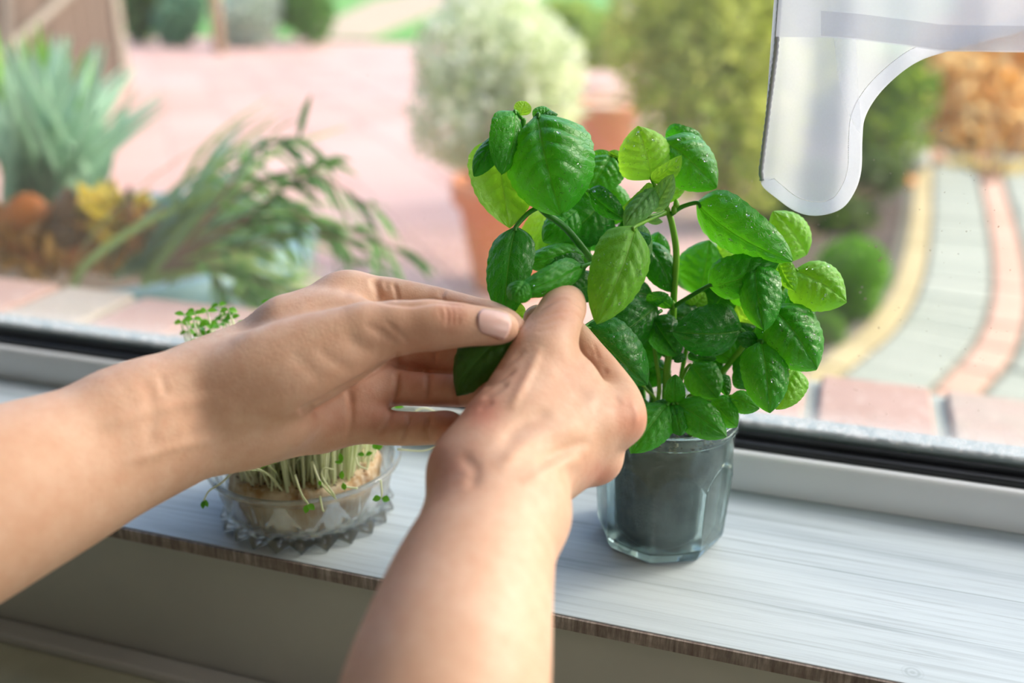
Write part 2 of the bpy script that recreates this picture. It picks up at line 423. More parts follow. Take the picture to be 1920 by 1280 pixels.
for k, (d, x, y) in enumerate(tiles):
    if k < 280 and d < 90:
        if tm is None:
            tm = MB().box((-TS/2+.004, -TS/2+.004, -.03), (TS/2-.004, TS/2-.004, 0)).build('tile', M_TILE, patio, bevel=.003, seg=1); o = tm
        else: o = tm.copy(); COL.objects.link(o)
        o.location = (x, y, GZ+rg.uniform(0, .002)); o.rotation_euler = (0, 0, rot)
    else:
        rest.box((-TS/2+.004, -TS/2+.004, -.03), (TS/2-.004, TS/2-.004, 0), Matrix.Translation((x, y, GZ+.001))@Rm)
tag(rest.build('distant_tiles', M_TILE, patio), kind='stuff')

# ---- curving block path on the right
cl = [(1795,330),(1803,420),(1803,500),(1790,570),(1752,640),(1690,700)]
cl = np.array([onZ(a, b, GZ)[:2] for a, b in cl])
ext = np.vstack([cl[0]+(cl[0]-cl[1])*2.0, cl, cl[-1]+(cl[-1]-cl[-2])*1.2, cl[-1]+(cl[-1]-cl[-2])*3.2])
sp_ = spline(ext, 24); seg = np.r_[0, np.cumsum(np.linalg.norm(np.diff(sp_, axis=0), axis=1))]
M_PY = brick_mat('yellow_edge_block', [(.1, srgb('ab9a6c')), (.9, srgb('bdac80'))]); M_PG = brick_mat('grey_green_block', [(.1, srgb('93998a')), (.9, srgb('a9ac9c'))]); M_PP = brick_mat('pink_block', [(.1, srgb('bf957c')), (.9, srgb('cfa892'))])
pb = []
L = seg[-1]; base = MB(); wtot = 1.05
def at_s(s):
    x = np.interp(s, seg, sp_[:,0]); y = np.interp(s, seg, sp_[:,1]); x2 = np.interp(s+.02, seg, sp_[:,0]); y2 = np.interp(s+.02, seg, sp_[:,1])
    t_ = nrm([x2-x, y2-y]) if (x2-x)**2+(y2-y)**2 > 1e-9 else nrm([sp_[-1][0]-sp_[-2][0], sp_[-1][1]-sp_[-2][1]])
    return np.array([x, y]), t_
# columns: (lateral offset of centre, width, length, material); lateral + is to the viewer's right
cols_ = [(-.165, .085, .2, M_PY), (-.01, .21, .10, M_PG), (.155, .10, .2, M_PP), (.325, .21, .10, M_PG), (.49, .085, .2, M_PY), (.60,.10,.2,M_PP)]
pathobj = None; V = []; F = []
ns = 60
for i in range(ns+1):
    c_, t_ = at_s(min(L*i/ns, L-.03)); nr = np.array([-t_[1], t_[0]])   # path runs towards the viewer, so this normal points right in the picture
    for off in (-.24, .68):
        q = c_+nr*off; V += [(q[0], q[1], GZ-.006), (q[0], q[1], GZ-.06)]
for i in range(ns):
    a = i*4; F += [(a, a+2, a+6, a+4), (a+1, a+5, a+7, a+3), (a, a+4, a+5, a+1), (a+2, a+3, a+7, a+6)]
pathobj = obj_from('block_path', V, F, varied('path_joint', '7e7a68', '6c6858', .95, 20, .3), None, False); tag(pathobj, kind='structure')
protos = {}; cand = []
for off, w, ln, m in cols_:
    s = .0
    while s < L-.05:
        c_, t_ = at_s(s+ln/2); nr = np.array([-t_[1], t_[0]]); q = c_+nr*off
        px, py, d = project((q[0], q[1], GZ)); cand.append((d if (px < 1990 and 300 < py < 800) else 50+d, q, t_, w, ln, m)); s += ln+.006
cand.sort(key=lambda a: a[0]); restb = {}
for k, (d, q, t_, w, ln, m) in enumerate(cand):
    ang = math.atan2(t_[1], t_[0])
    if d < 40 and k < 295:
        key = (w, ln, m.name)
        if key not in protos:
            o = MB().box((-ln/2, -w/2+.003, -.04), (ln/2, w/2-.003, 0)).build('brick', m, pathobj, bevel=.004, seg=1); protos[key] = o
        else: o = protos[key].copy(); COL.objects.link(o)
        o.location = (q[0], q[1], GZ+.006+rg.uniform(-.002, .002)); o.rotation_euler = (0, 0, ang)
    else:
        restb.setdefault(m.name, (m, MB()))[1].box((-ln/2, -w/2+.003, -.04), (ln/2, w/2-.003, 0), Matrix.Translation((q[0], q[1], GZ+.006))@Matrix.Rotation(ang, 4, 'Z'))
for m, mb in restb.values(): tag(mb.build('distant_bricks', m, pathobj), kind='stuff')

# ---- foliage builders
def leaf_cloud(n, centers, radii, size, rng_, shell=.5, flat=1.0, zmin=None, aspect=.5):
    """n bent leaf blades scattered through a set of ellipsoids"""
    centers = np.array(centers, float); radii = np.array(radii, float)
    vol = np.prod(radii, 1)**.67; idx = rng_.choice(len(centers), n, p=vol/vol.sum())
    d = rng_.normal(size=(n, 3)); d /= np.linalg.norm(d, axis=1)[:,None]
    r = shell+(1-shell)*rng_.random(n)**.5
    c = centers[idx]+d*r[:,None]*radii[idx]
    if zmin is not None: c[:,2] = np.maximum(c[:,2], zmin)
    ax = d*.6+rng_.normal(size=(n, 3))*.6; ax[:,2] += .2; ax /= np.linalg.norm(ax, axis=1)[:,None]
    s = np.cross(ax, rng_.normal(size=(n, 3))); s /= np.linalg.norm(s, axis=1)[:,None]
    nn = np.cross(ax, s); L_ = size*rng_.uniform(.6, 1.3, n)[:,None]
    v0 = c-ax*L_*.5; v2 = c+ax*L_*.5-nn*L_*.12; v1 = c+s*L_*aspect*.5+nn*L_*.06; v3 = c-s*L_*aspect*.5+nn*L_*.06
    V = np.stack([v0, v1, v2, v3], 1).reshape(-1, 3)
    F = np.arange(4*n, dtype=np.int32).reshape(-1, 4)
    return V, F
def branches(mb, base, tips, r0, rng_, n=6):
    for tp in tips:
        tp = np.array(tp); b = np.array(base)+rng_.normal(size=3)*[.01,.01,0]
        mid = b*.5+tp*.5+rng_.normal(size=3)*np.linalg.norm(tp-b)*.08
        mb.tube(spline([b, mid, tp], 5), np.linspace(r0, r0*.3, 11), n)
M_BARK = varied('bark', '8a6f55', '6d5642', .9, 20, .4, .003)
def shrub(name, label, cat, base, centers, radii, n, size, ca, cb, trans=.4, stems=8, r0=.012, group=None, aspect=.5, shell=.45, seed=1, branch_r=True):
    base = np.array(base); e = empty(name, base, label, cat, group)
    r_ = np.random.default_rng(seed); C_ = np.array(centers)-base
    V, F = leaf_cloud(n, C_, radii, size, r_, shell, aspect=aspect)
    fo = obj_from('foliage', V, F, foliage_mat(name+'_leaf', ca, cb, trans), e, False); tag(fo, kind='stuff')
    if stems:
        mb = MB(); tips = [C_[r_.integers(len(C_))]+r_.normal(size=3)*.5*np.array(radii[0])*.8 for _ in range(stems)]
        branches(mb, (0,0,0), tips, r0, r_); mb.build('stems', M_BARK, e, smooth=True)
    return e
def pot_mesh(r_top, r_bot, h, n=40, rim=.03, rimh=.10):
    pr = [(r_bot*.9, 0), (r_bot, .01), (r_top*.93, h*(1-rimh*2.2)), (r_top*.95, h*(1-rimh*2.1)), (r_top+rim*.3, h*(1-rimh*2)), (r_top+rim*.45, h-.012), (r_top+rim*.3, h), (r_top-rim*.35, h), (r_top-rim*.5, h-.015), (r_top-rim*.8, h*.75)]
    V, F = lathe(pr, n); V.append((0,0,0)); m = len(V)-1
    F += [(i, m, (i+1) % n)[::-1] for i in range(n)]; return V, F
M_TERRA = varied('terracotta', 'd98e5f', 'cf8053', .7, 14, .2, .002)
M_TERRAP = varied('pale_terracotta', 'e0a47e', 'd39672', .7, 14, .2, .002)
def pot(e, r, rb, h, m, soilm=None):
    V, F = pot_mesh(r, rb, h); o = obj_from('pot', V, F, m, e, True)
    s = MB(); a = np.arange(24)*2*math.pi/24; rr = r*.86
    s.add([(rr*math.cos(x), rr*math.sin(x), h*.9) for x in a]+[(0,0,h*.93)], [(i, (i+1) % 24, 24) for i in range(24)]); s.build('soil', soilm or M_SOILG, e, smooth=True)
M_SOILG = varied('pot_compost', '6b5847', '554538', .95, 40, .6, .004)

# silvery variegated shrub in a tall terracotta pot
b1 = onZ(965, 535, GZ)
e = empty('potted_shrub', b1, 'pale silvery-white variegated shrub in a tall terracotta pot', 'potted plant'); 
pot(e, .20, .14, .37, M_TERRA)
r_ = np.random.default_rng(3)
dd = 3.55
def rel(px, py, d): return P(px, py, d)-b1
cs = [rel(930, 150, dd), rel(880, 120, dd), rel(990, 130, dd), rel(925, 50, dd+.05), rel(870, 220, dd), rel(985, 220, dd), rel(940, 270, dd)]
V, F = leaf_cloud(7000, cs, [(.21,.21,.2)]*6+[(.19,.19,.13)], .048, r_, .3, aspect=.55)
tag(obj_from('foliage', V, F, foliage_mat('variegated_leaf', 'c9d89e', 'fffff0', .45), e, False), kind='stuff')
mb = MB(); branches(mb, (0,0,.34), cs, .012, r_); mb.build('stems', M_BARK, e, smooth=True)

b2 = onZ(1128, 300, GZ); e = empty('terracotta_pot', b2, 'wide terracotta pot with a pale rim behind the basil, no plant showing', 'pot'); pot(e, .20, .15, .32, M_TERRAP, varied('sand', 'e8d9c4', 'd9c8b0', .9, 40))
b3 = onZ(1212, 118, GZ); e = empty('terracotta_pot', b3, 'small faraway pinkish terracotta pot at the lawn edge', 'pot'); pot(e, .23, .17, .34, M_TERRAP)
sh = np.random.default_rng(4)
V, F = leaf_cloud(500, [(0,0,.42)], [(.2,.2,.13)], .06, sh, .2); tag(obj_from('foliage', V, F, foliage_mat('pale_pot_leaf', 'c9cf9a', 'a8bb6a', .4), e, False), kind='stuff')

# yellow-green tall shrub
def at(px, py, d): return P(px, py, d)
c = []; rr = []
for px, py, d, r in ((1230,60,4.3,.25),(1300,30,4.3,.28),(1380,60,4.2,.27),(1250,140,4.3,.22),(1330,140,4.2,.28),(1410,150,4.2,.24),(1280,230,4.2,.22),(1360,250,4.1,.22),(1430,250,4.1,.2),(1300,310,4.1,.16),(1400,330,4.1,.18),(1300,-60,4.4,.3),(1400,-60,4.4,.3),(1480,100,4.4,.25),(1490,10,4.4,.25)):
    c.append(at(px, py, d)); rr.append((r,r,r))
shrub('tall_shrub', 'tall airy yellow-green shrub with thin brown stems behind the basil', 'shrub', onZ(1350, 430, GZ), c, rr, 7200, .065, 'a8b646', 'd8dc7c', .5, 26, .011, seed=5, shell=.15)
# dark green shrubs right of it, behind the curtain
shrub('green_shrub', 'mid-green leafy shrub right of the hanging curtain edge', 'shrub', onZ(1660, 330, GZ), [at(1640,190,5.3),at(1690,170,5.3),at(1600,120,5.4),at(1660,260,5.2),at(1560,200,5.4),at(1560,60,5.5)], [(.22,.22,.2)]*6, 2600, .07, '4f7a2a', '9fb83c', .45, 12, .014, seed=6, shell=.2)
shrub('green_shrub', 'dark green low shrub under the curtain, on the soil bed', 'shrub', onZ(1500, 440, GZ), [at(1470,360,4.3),at(1530,390,4.2),at(1580,420,4.2),at(1440,420,4.2),at(1640,330,4.5),at(1520,345,4.3)], [(.15,.15,.12)]*6, 2600, .05, '3f5a26', '6f8440', .35, 10, .01, seed=7, shell=.2)
# orange and golden sunlit bush
shrub('golden_bush', 'large orange and golden sunlit bush at the top right', 'bush', onZ(1850, 345, GZ), [at(1850,130,6.2),at(1920,110,6.2),at(1800,170,6.1),at(1890,220,6.0),at(1830,255,6.0),at(1960,200,6.1),at(1790,110,6.3),at(1860,50,6.4),at(1960,50,6.4),at(1900,285,5.9),at(1820,300,5.9),at(1960,300,5.9)], [(.3,.3,.28)]*12, 9000, .085, 'eeb25a', 'fff0b8', .55, 8, .006, seed=8, shell=.3)
shrub('straw_grass', 'low straw-yellow grassy clump at the end of the block path', 'plant', onZ(1880, 350, GZ), [at(1860,325,5.3),at(1920,330,5.3),at(1960,320,5.4),at(1810,320,5.4)], [(.15,.15,.06)]*4, 1800, .07, 'd9c070', 'efe0a0', .4, 0, seed=9, aspect=.2)
# clipped ball bush
cb = at(1597, 512, 3.12)
shrub('ball_bush', 'small rounded bright green bush beside the block path', 'bush', onZ(1600, 585, GZ), [cb, cb+[0,0,-.06]], [(.115,.115,.115),(.10,.10,.10)], 4200, .022, '5f9a1c', '7cb52c', .35, 6, .006, seed=10, shell=.55)
shrub('ball_bush', 'tiny green tuft just below the rounded bush, half behind the basil', 'bush', onZ(1545, 650, GZ), [at(1548,622,2.95)], [(.06,.06,.06)], 900, .02, '4f8a2c', '7fa53c', .35, 3, .004, seed=12, shell=.5)
# stones in the bed
def stone(px, py, r, label, ca, cb, seed):
    b = onZ(px, py, GZ-.01); r_ = np.random.default_rng(seed); u = 14; v = 9; V = []; F = []
    ph = r_.uniform(0, 6, 6)
    for i in range(v+1):
        th = math.pi*i/v
        for j in range(u):
            a = 2*math.pi*j/u; k = 1+.12*math.sin(2*a+ph[0])*math.sin(th+ph[1])+.07*math.sin(3*a+ph[2]+th*2)
            V.append((b[0]+r*k*math.sin(th)*math.cos(a), b[1]+r*k*.8*math.sin(th)*math.sin(a), b[2]+r*.6+r*.6*k*math.cos(th)))
    for i in range(v):
        for j in range(u): F.append((i*u+j, (i+1)*u+j, (i+1)*u+(j+1)%u, i*u+(j+1)%u))
    tag(obj_from('garden_stone', V, F, varied('stone_'+ca, ca, cb, .8, 10, .4, .003), None, True), label, 'stone')
stone(1692, 325, .13, 'large pale grey stone in the soil bed', 'c2c0b0', 'aeac9e', 1)
stone(1697, 350, .045, 'small orange stone or bulb in front of the pale stone', 'e79a5c', 'dd8c50', 2)
stone(1745, 310, .07, 'peach-brown stone beside the top of the block path', 'c99a78', 'b88a6a', 3)
# far border: bushes across the top left
shrub('dark_bush', 'dark green bush at the back of the patio beside the shed', 'bush', onZ(262, 70, GZ), [at(258,10,13),at(272,-20,13),at(250,-50,13.2)], [(.28,.28,.5)]*3, 1500, .15, '3f5a30', '5a7a40', .3, 0, seed=13)
shrub('grey_green_bush', 'grey-green rounded bush behind the patio edge', 'bush', onZ(320, 72, GZ), [at(335,40,12.8),at(350,10,12.8),at(325,45,12.7)], [(.26,.26,.3)]*3, 1500, .12, '5f8f6a', '85a98a', .3, 0, seed=14)
shrub('white_flowering_bush', 'white-flowered bush at the far patio edge', 'bush', onZ(462, 76, GZ), [at(455,20,12.7),at(475,42,12.6),at(440,40,12.6),at(485,12,12.7)], [(.3,.3,.3)]*4, 2000, .12, 'a9bda0', 'dfe6da', .3, 0, seed=15)
shrub('green_bush', 'clipped mid-green bush between the white bush and the sandy path', 'bush', onZ(555, 70, GZ), [at(575,0,13),at(585,22,12.8),at(560,5,13.1)], [(.3,.3,.4)]*3, 1800, .12, '4d7f2c', '6f9c45', .3, 0, seed=16)
shrub('yellow_bush', 'yellow-green bush on the lawn behind the silvery shrub', 'bush', onZ(1090, 110, GZ), [at(1090,60,8.6),at(1060,40,8.8),at(1130,85,8.4)], [(.34,.34,.2)]*3, 1800, .10, '8fae4a', 'b5c765', .4, 0, seed=17)
shrub('pale_bush', 'pale blossom shrub above the faraway pink pot', 'bush', onZ(1240, 90, GZ), [at(1215,10,11.5),at(1245,0,11.5)], [(.35,.35,.35)]*2, 1200, .12, 'd6dc9a', 'f0f2d8', .4, 0, seed=18)
# thin post standing at the patio edge
pp = onZ(412, 100, GZ); tp = at(405, -60, np.dot(pp-Cv, Fv)-.3)
mb = MB(); mb.tube([(pp[0], pp[1], GZ), (pp[0], pp[1], GZ+.02), (pp[0], pp[1], tp[2]+.5)], [.075, .07, .06], 10); tag(mb.build('garden_post', varied('post_wood', '97785c', '80654e', .8, 8), smooth=True), 'thin brown wooden post at the far edge of the patio', 'post')

# ---- timber shed side with diagonal brace, far left
M_SHED = varied('shed_board', '66564a', '52453b', .8, 4, .4, .004, objvar=.15, stretch=(6,6,.6))
M_SHEDL = varied('pale_timber', '968d7e', '887f71', .8, 4, .3, .003, stretch=(3,3,.6))
sb0 = onZ(232, 165, GZ); sL = onZ(-150, 250, GZ)
se_ = empty('timber_shed', (sb0[0], sb0[1], GZ), 'brown timber shed side with vertical boards and a pale diagonal brace', 'shed')
dv = nrm(np.array([sL[0]-sb0[0], sL[1]-sb0[1], 0])); dlen = 3.6; ang = math.atan2(dv[1], dv[0])
Rz = Matrix.Rotation(ang, 4, 'Z')
bw = .17; pm = None
for i in range(20):
    if pm is None: pm = MB().box((.004, -.012, .02), (bw-.004, .012, 2.1)).build('board', M_SHED, se_, bevel=.003, seg=1); o = pm
    else: o = pm.copy(); COL.objects.link(o)
    loc = dv*bw*i; o.location = (loc[0], loc[1], 0); o.rotation_euler = (0,0,ang)
def beam(a, b, w, name, m):
    a = np.array(a); b = np.array(b); mb = MB(); mb.tube([a, b], [w, w], 4); return mb.build(name, m, se_)
outw = np.array([dv[1], -dv[0], 0]);
if outw@(Cv-sb0) < 0: outw = -outw
def on_shed(px, py):
    r = P(px, py, 1)-Cv; nn = outw; k = ((sb0+outw*.05-Cv)@nn)/(r@nn); return Cv+r*k-np.array([sb0[0], sb0[1], GZ])
beam(on_shed(-60, 160), on_shed(150, -30), .035, 'brace', M_SHEDL)
beam(on_shed(14, 140), on_shed(12, -60), .035, 'rail', M_SHEDL)
MB().box((-.05, -.05, 0), (.05, .05, 2.15), Rz).build('corner_post', M_SHEDL, se_)

# ---- big glazed planter with yucca, autumn leaves and bamboo-like grass
def ribbon(mb, pts, w, up=None, fold=.25):
    """folded strap leaf along pts (m,3), widths w (m,)"""
    pts = np.asarray(pts); T = np.gradient(pts, axis=0); T /= np.linalg.norm(T, axis=1)[:,None]
    up = np.array([0,0,1.0]) if up is None else up
    S = np.cross(T, up); S /= (np.linalg.norm(S, axis=1)[:,None]+1e-9); N = np.cross(S, T)
    V = np.stack([pts-S*w[:,None]+N*w[:,None]*fold, pts, pts+S*w[:,None]+N*w[:,None]*fold], 1).reshape(-1, 3)
    F = []
    for i in range(len(pts)-1):
        a = i*3; F += [(a, a+3, a+4, a+1), (a+1, a+4, a+5, a+2)]
    mb.add(V, F)
pc = onZ(150, 540, -.16); pc = np.array([pc[0]-.17, pc[1]+.27, GZ])
pe = empty('planter', pc, 'wide blue-grey glazed planter against the brick ledge, holding strappy plants', 'planter')
V, F = pot_mesh(.36, .26, .57, 56, .05, .06); obj_from('pot', V, F, varied('blue_glaze', '6f8f94', '587a82', .3, 6, .05), pe, True)
s = MB(); a = np.arange(32)*2*math.pi/32; s.add([(.33*math.cos(x), .33*math.sin(x), .52) for x in a]+[(0,0,.55)], [(i, (i+1)%32, 32) for i in range(32)]); s.build('soil', M_SOILG, pe, smooth=True)
def strap_plant(name, label, base, tips, wid, ca, cb, seed, droop=.12, maxn=300, trans=.3, cat='plant'):
    base = np.array(base); e = empty(name, base, label, cat); r_ = np.random.default_rng(seed); M = [foliage_mat(name+'_blade', ca, cb, trans)]
    t = M[0]
    for i, tp in enumerate(tips):
        tp = np.array(tp)-base; b = r_.normal(size=3)*[.03,.03,.0]; L_ = np.linalg.norm(tp)
        mid = b*.5+tp*.5+np.array([0,0,L_*droop]); pts = spline([b, b*.8+mid*.35+tp*.02+[0,0,L_*.04], mid, tp], 4)
        u = np.linspace(0, 1, len(pts)); w = wid*np.sin(np.pi*np.clip(u*.86+.14, 0, 1))**.8*r_.uniform(.8, 1.15)+.0008
        mb = MB(); ribbon(mb, pts, w, nrm(np.array([r_.normal()*.5, -.6, 1]))); mb.build('leaf', M[0], e, smooth=True)
    return e
# yucca rosette
yb = at(95, 400, 1.62); tips = []
r_ = np.random.default_rng(21)
for i in range(90):
    a = r_.uniform(-1.1, 1.15)*r_.uniform(.5, 1); el = r_.uniform(.3, 1); R_ = r_.uniform(220, 325)
    px = 95+R_*math.sin(a); py = 400-R_*math.cos(a)*1.05; tips.append(at(px, py, 1.62+r_.uniform(-.28, .42)))
strap_plant('yucca', 'spiky blue-green yucca rosette in the glazed planter', yb, tips, .015, '7fae88', 'a9c8ac', 22, .06, cat='plant')
tips = []
for i in range(30):
    a = r_.uniform(-.6, .35); R_ = r_.uniform(260, 370); tips.append(at(85+R_*math.sin(a), 400-R_*math.cos(a), 1.75+r_.uniform(-.1, .2)))
strap_plant('iris', 'upright fresh green sword-leaved clump behind the yucca', at(85, 400, 1.78), tips, .016, '5f9c34', '8fbe4c', 23, .04)
# conifer-like feathery grass leaning right
tips = []
r_ = np.random.default_rng(24)
for i in range(62):
    a = r_.uniform(.45, 1.5); R_ = r_.uniform(120, 330); px = 300+R_*math.sin(a); py = 500-R_*math.cos(a); tips.append(at(px, py, 1.42+r_.uniform(-.16, .2)))
strap_plant('sedge', 'dark blue-green arching sedge spilling right over the patio', at(290, 500, 1.45), tips, .0085, '6a9a82', '93b8a2', 25, .10)
tips = []
for i in range(46):
    a = r_.uniform(.55, 1.95); R_ = r_.uniform(200, 470); px = 290+R_*math.sin(a); py = 520-R_*math.cos(a); tips.append(at(px, py, 1.38+r_.uniform(-.14, .2)))
strap_plant('ornamental_grass', 'fine green ornamental grass with drooping tips above the brick ledge', at(285, 520, 1.38), tips, .005, '6b9458', '9fb36c', 26, .16)
# drooping bamboo spray with leaflets
e = empty('bamboo', at(300, 505, 1.3), 'thin bamboo stems with drooping green leaflets reaching towards the basil', 'plant'); b0 = at(300, 505, 1.3)
r_ = np.random.default_rng(27); M_BL = foliage_mat('bamboo_leaf', '3f7a3a', '6f9a4c', .35); st = MB(); lf = MB()
for ctl in ([(300,505),(430,380),(560,320),(700,390)],[(300,505),(420,420),(560,400),(690,520)],[(300,505),(430,470),(540,440),(660,450)],[(300,505),(400,500),(470,520),(540,550)],[(300,505),(420,440),(520,360),(600,310)],[(310,505),(430,350),(480,280),(560,260)],[(300,505),(380,500),(420,540),(460,550)],[(300,505),(450,420),(620,420),(750,470)]):
    pts = spline([at(x, y, 1.3-.04*i+r_.uniform(-.03,.03))-b0 for i, (x, y) in enumerate(ctl)], 8); st.tube(pts, np.linspace(.0028, .0012, len(pts)), 5)
    for k in range(7, len(pts)):
        for _ in range(1 if k % 3 else 2):
            p0 = pts[k]; T = nrm(pts[min(k+1, len(pts)-1)]-pts[k-1]); d_ = nrm(T+r_.normal(size=3)*.45+[0,0,-.25]); L_ = r_.uniform(.035, .07)
            q = spline([p0, p0+d_*L_*.5, p0+d_*L_+np.array([0,0,-.012])], 2); ribbon(lf, q, np.array([.001,.004,.0042,.003,.0004])[:len(q)], nrm(r_.normal(size=3)))
st.build('stem', M_BARK, e, smooth=True); tag(lf.build('foliage', M_BL, e), kind='stuff')
# autumn leaves at the foot of the yucca
def autumn(px, py, d, s, m, lab, seed):
    b = at(px, py, d); r_ = np.random.default_rng(seed); ax = nrm(r_.normal(size=3)*[1,.6,.3]); n_ = nrm(np.array([0,-.7,.7])+r_.normal(size=3)*.4); sd = nrm(np.cross(ax, n_)); n_ = np.cross(sd, ax)
    V = []; F = []; nu, nv = 9, 7
    for i in range(nu):
        u = i/(nu-1); w = s*.42*math.sin(math.pi*u**.8)**.8+.001
        for j in range(nv):
            v_ = -1+2*j/(nv-1); V.append(b+ax*s*(u-.5)+sd*w*v_+n_*(-.18*s*v_*v_-.2*s*(u-.5)**2))
    for i in range(nu-1):
        for j in range(nv-1): a_ = i*nv+j; F.append((a_, a_+nv, a_+nv+1, a_+1))
    tag(obj_from('fallen_leaf', V, F, m, None, True), lab, 'leaf', 'autumn leaves in the planter')
mo, my, mn = foliage_mat('orange_leaf', 'b8722e', 'a8622a', .4), foliage_mat('yellow_leaf', 'c9b02c', 'b8a02c', .5), foliage_mat('brown_leaf', '7c5a34', '6e4f30', .3)
for k, (px, py, s_, m, lab) in enumerate(((40,405,.075,mo,'orange-brown autumn leaf at the far left of the planter'),(95,430,.08,mn,'dark brown autumn leaf in the middle of the planter'),(170,400,.10,my,'large yellow autumn leaf under the yucca'),(215,420,.07,my,'smaller yellow autumn leaf right of the large yellow one'),(140,455,.07,mo,'orange autumn leaf in front of the yellow ones'),(60,455,.065,mo,'orange autumn leaf lowest at the left'),(230,380,.06,mn,'brown autumn leaf highest, beside the sedge'),(105,385,.065,mn,'brown autumn leaf tucked behind the yellow leaf'))):
    autumn(px, py, 1.38, s_, m, lab, 40+k)

r_ = np.random.default_rng(61); cs = [at(x, y, 1.42)-np.array(pe.location) for x, y in ((40,430),(110,440),(180,430),(240,440),(70,470),(160,470),(10,440))]
V, F = leaf_cloud(420, cs, [(.07,.06,.035)]*7, .05, r_, .1, aspect=.5); tag(obj_from('leaf_litter', V, F, foliage_mat('leaf_litter_mix', '8a5a2c', 'c99a48', .3), pe, False), kind='stuff')
V, F = leaf_cloud(160, [at(x, y, 1.45)-np.array(pe.location) for x, y in ((170,400),(225,400),(200,430))], [(.05,.05,.03)]*3, .045, r_, .1, aspect=.5); tag(obj_from('yellow_leaf_litter', V, F, foliage_mat('yellow_litter_mix', 'b0a02c', 'cdbb4a', .4), pe, False), kind='stuff')
# ================================================================ glass jar and soil
JC = np.array([-.0775, .5115, 0.0]); JH = .0815
def glass_mat(name, tint, rough=0.0, ior=1.5):
    t = NT(name); g = t.n('ShaderNodeBsdfGlass'); g.inputs['IOR'].default_value = ior; g.inputs['Roughness'].default_value = rough
    g.inputs[0].default_value = (*tint, 1)
    fr = t.n('ShaderNodeNewGeometry')
    return t, g
def make_glass(name, tint, rough=0.0, bumpscale=None, haze=0.0, clear=.35):
    t, g = glass_mat(name, tint, rough)
    v = t.coord('Object')
    if bumpscale: t.l(t.bump(t.noise(v, bumpscale, 3), .12, .0006), g.inputs['Normal'])
    sh = g.outputs[0]
    if haze:
        d = t.n('ShaderNodeBsdfDiffuse'); d.inputs[0].default_value = (.75, .82, .84, 1)
        mx = t.n('ShaderNodeMixShader'); n = t.noise(v, 40, 5, .6)
        t.l(t.rng(n, .35, .75, haze*.3, haze*1.6), mx.inputs[0]); t.l(sh, mx.inputs[1]); t.l(d.outputs[0], mx.inputs[2]); sh = mx.outputs[0]
    tp = t.n('ShaderNodeBsdfTransparent'); tp.inputs[0].default_value = (*tint, 1); m3 = t.n('ShaderNodeMixShader'); m3.inputs[0].default_value = clear; t.l(sh, m3.inputs[1]); t.l(tp.outputs[0], m3.inputs[2])
    return t.done(m3.outputs[0])
M_JAR = make_glass('jar_glass', (.90, .975, .965), .0, 60, .03, .12)
def sstep(x, a, b):
    x = np.clip((x-a)/(b-a), 0, 1); return x*x*(3-2*x)
OCT0 = math.radians(2.5)
def jar_outer(z, a):
    la = ((a-OCT0+math.pi/8) % (math.pi/4))-math.pi/8      # 0 at a corner
    lf = math.pi/8-abs(la)                                 # 0 at facet centre
    Rc = np.interp(z, [0, .0015, .006, .02, .045, .055], [.0325, .0348, .0368, .0378, .0392, .0398])
    k = 8.0; ap = Rc*math.cos(math.pi/8)
    # rounded octagon: p-norm of facet distances
    oct_ = 0
    for j in range(8):
        c = math.cos(a-(OCT0+math.pi/8+j*math.pi/4))
        if c > 0: oct_ += (c/ap)**90
    Ro = oct_**(-1/90)
    Rn = np.interp(z, [0, .05, .060, .068, .0735, .0745, .0765, .0795, .0810, .0815], [.0385, .0388, .0388, .0391, .0393, .0405, .0402, .0404, .0402, .0396])
    arch = .0575-.012*(abs(lf)/(math.pi/8))**2.2
    b = sstep(z, arch-.0012, arch+.0012)
    rib = .00055*math.exp(-((z-arch)/.0011)**2)+.0004*math.exp(-(la/.035)**2)*(1-b)*(1 if z > .004 else 0)
    return Ro*(1-b)+Rn*b+rib
zs = np.r_[0, .0006, .0015, .003, np.linspace(.005, .044, 16), np.linspace(.045, .060, 26), np.linspace(.062, .073, 8), .0735, .074, .0745, .0755, .0765, .078, .0795, .0805, .0812, .0815]
n = 288; V = []; F = []
for z in zs:
    for j in range(n):
        a = 2*math.pi*j/n; r = jar_outer(z, a); V.append((r*math.cos(a), r*math.sin(a), z))
inner = [(.0372,.0815),(.0366,.0805),(.0364,.078),(.0362,.070),(.0360,.060),(.0352,.045),(.034,.02),(.0325,.0075),(.030,.0055),(.015,.0046)]
for r, z in inner:
    for j in range(n):
        a = 2*math.pi*j/n; V.append((r*math.cos(a), r*math.sin(a), z))
m = len(zs)+len(inner)
for i in range(m-1):
    for j in range(n): k = (j+1) % n; F.append((i*n+j, i*n+k, (i+1)*n+k, (i+1)*n+j))
V += [(0,0,.0008), (0,0,.0045)]; c0 = len(V)-2
for j in range(n):
    k = (j+1) % n; F.append((c0, k, j)); F.append((c0+1, (m-1)*n+j, (m-1)*n+k))
jar = obj_from('glass_jar', V, F, M_JAR, None, True); jar.location = JC; tag(jar, 'clear faceted octagonal glass jar of soil holding the basil', 'jar')
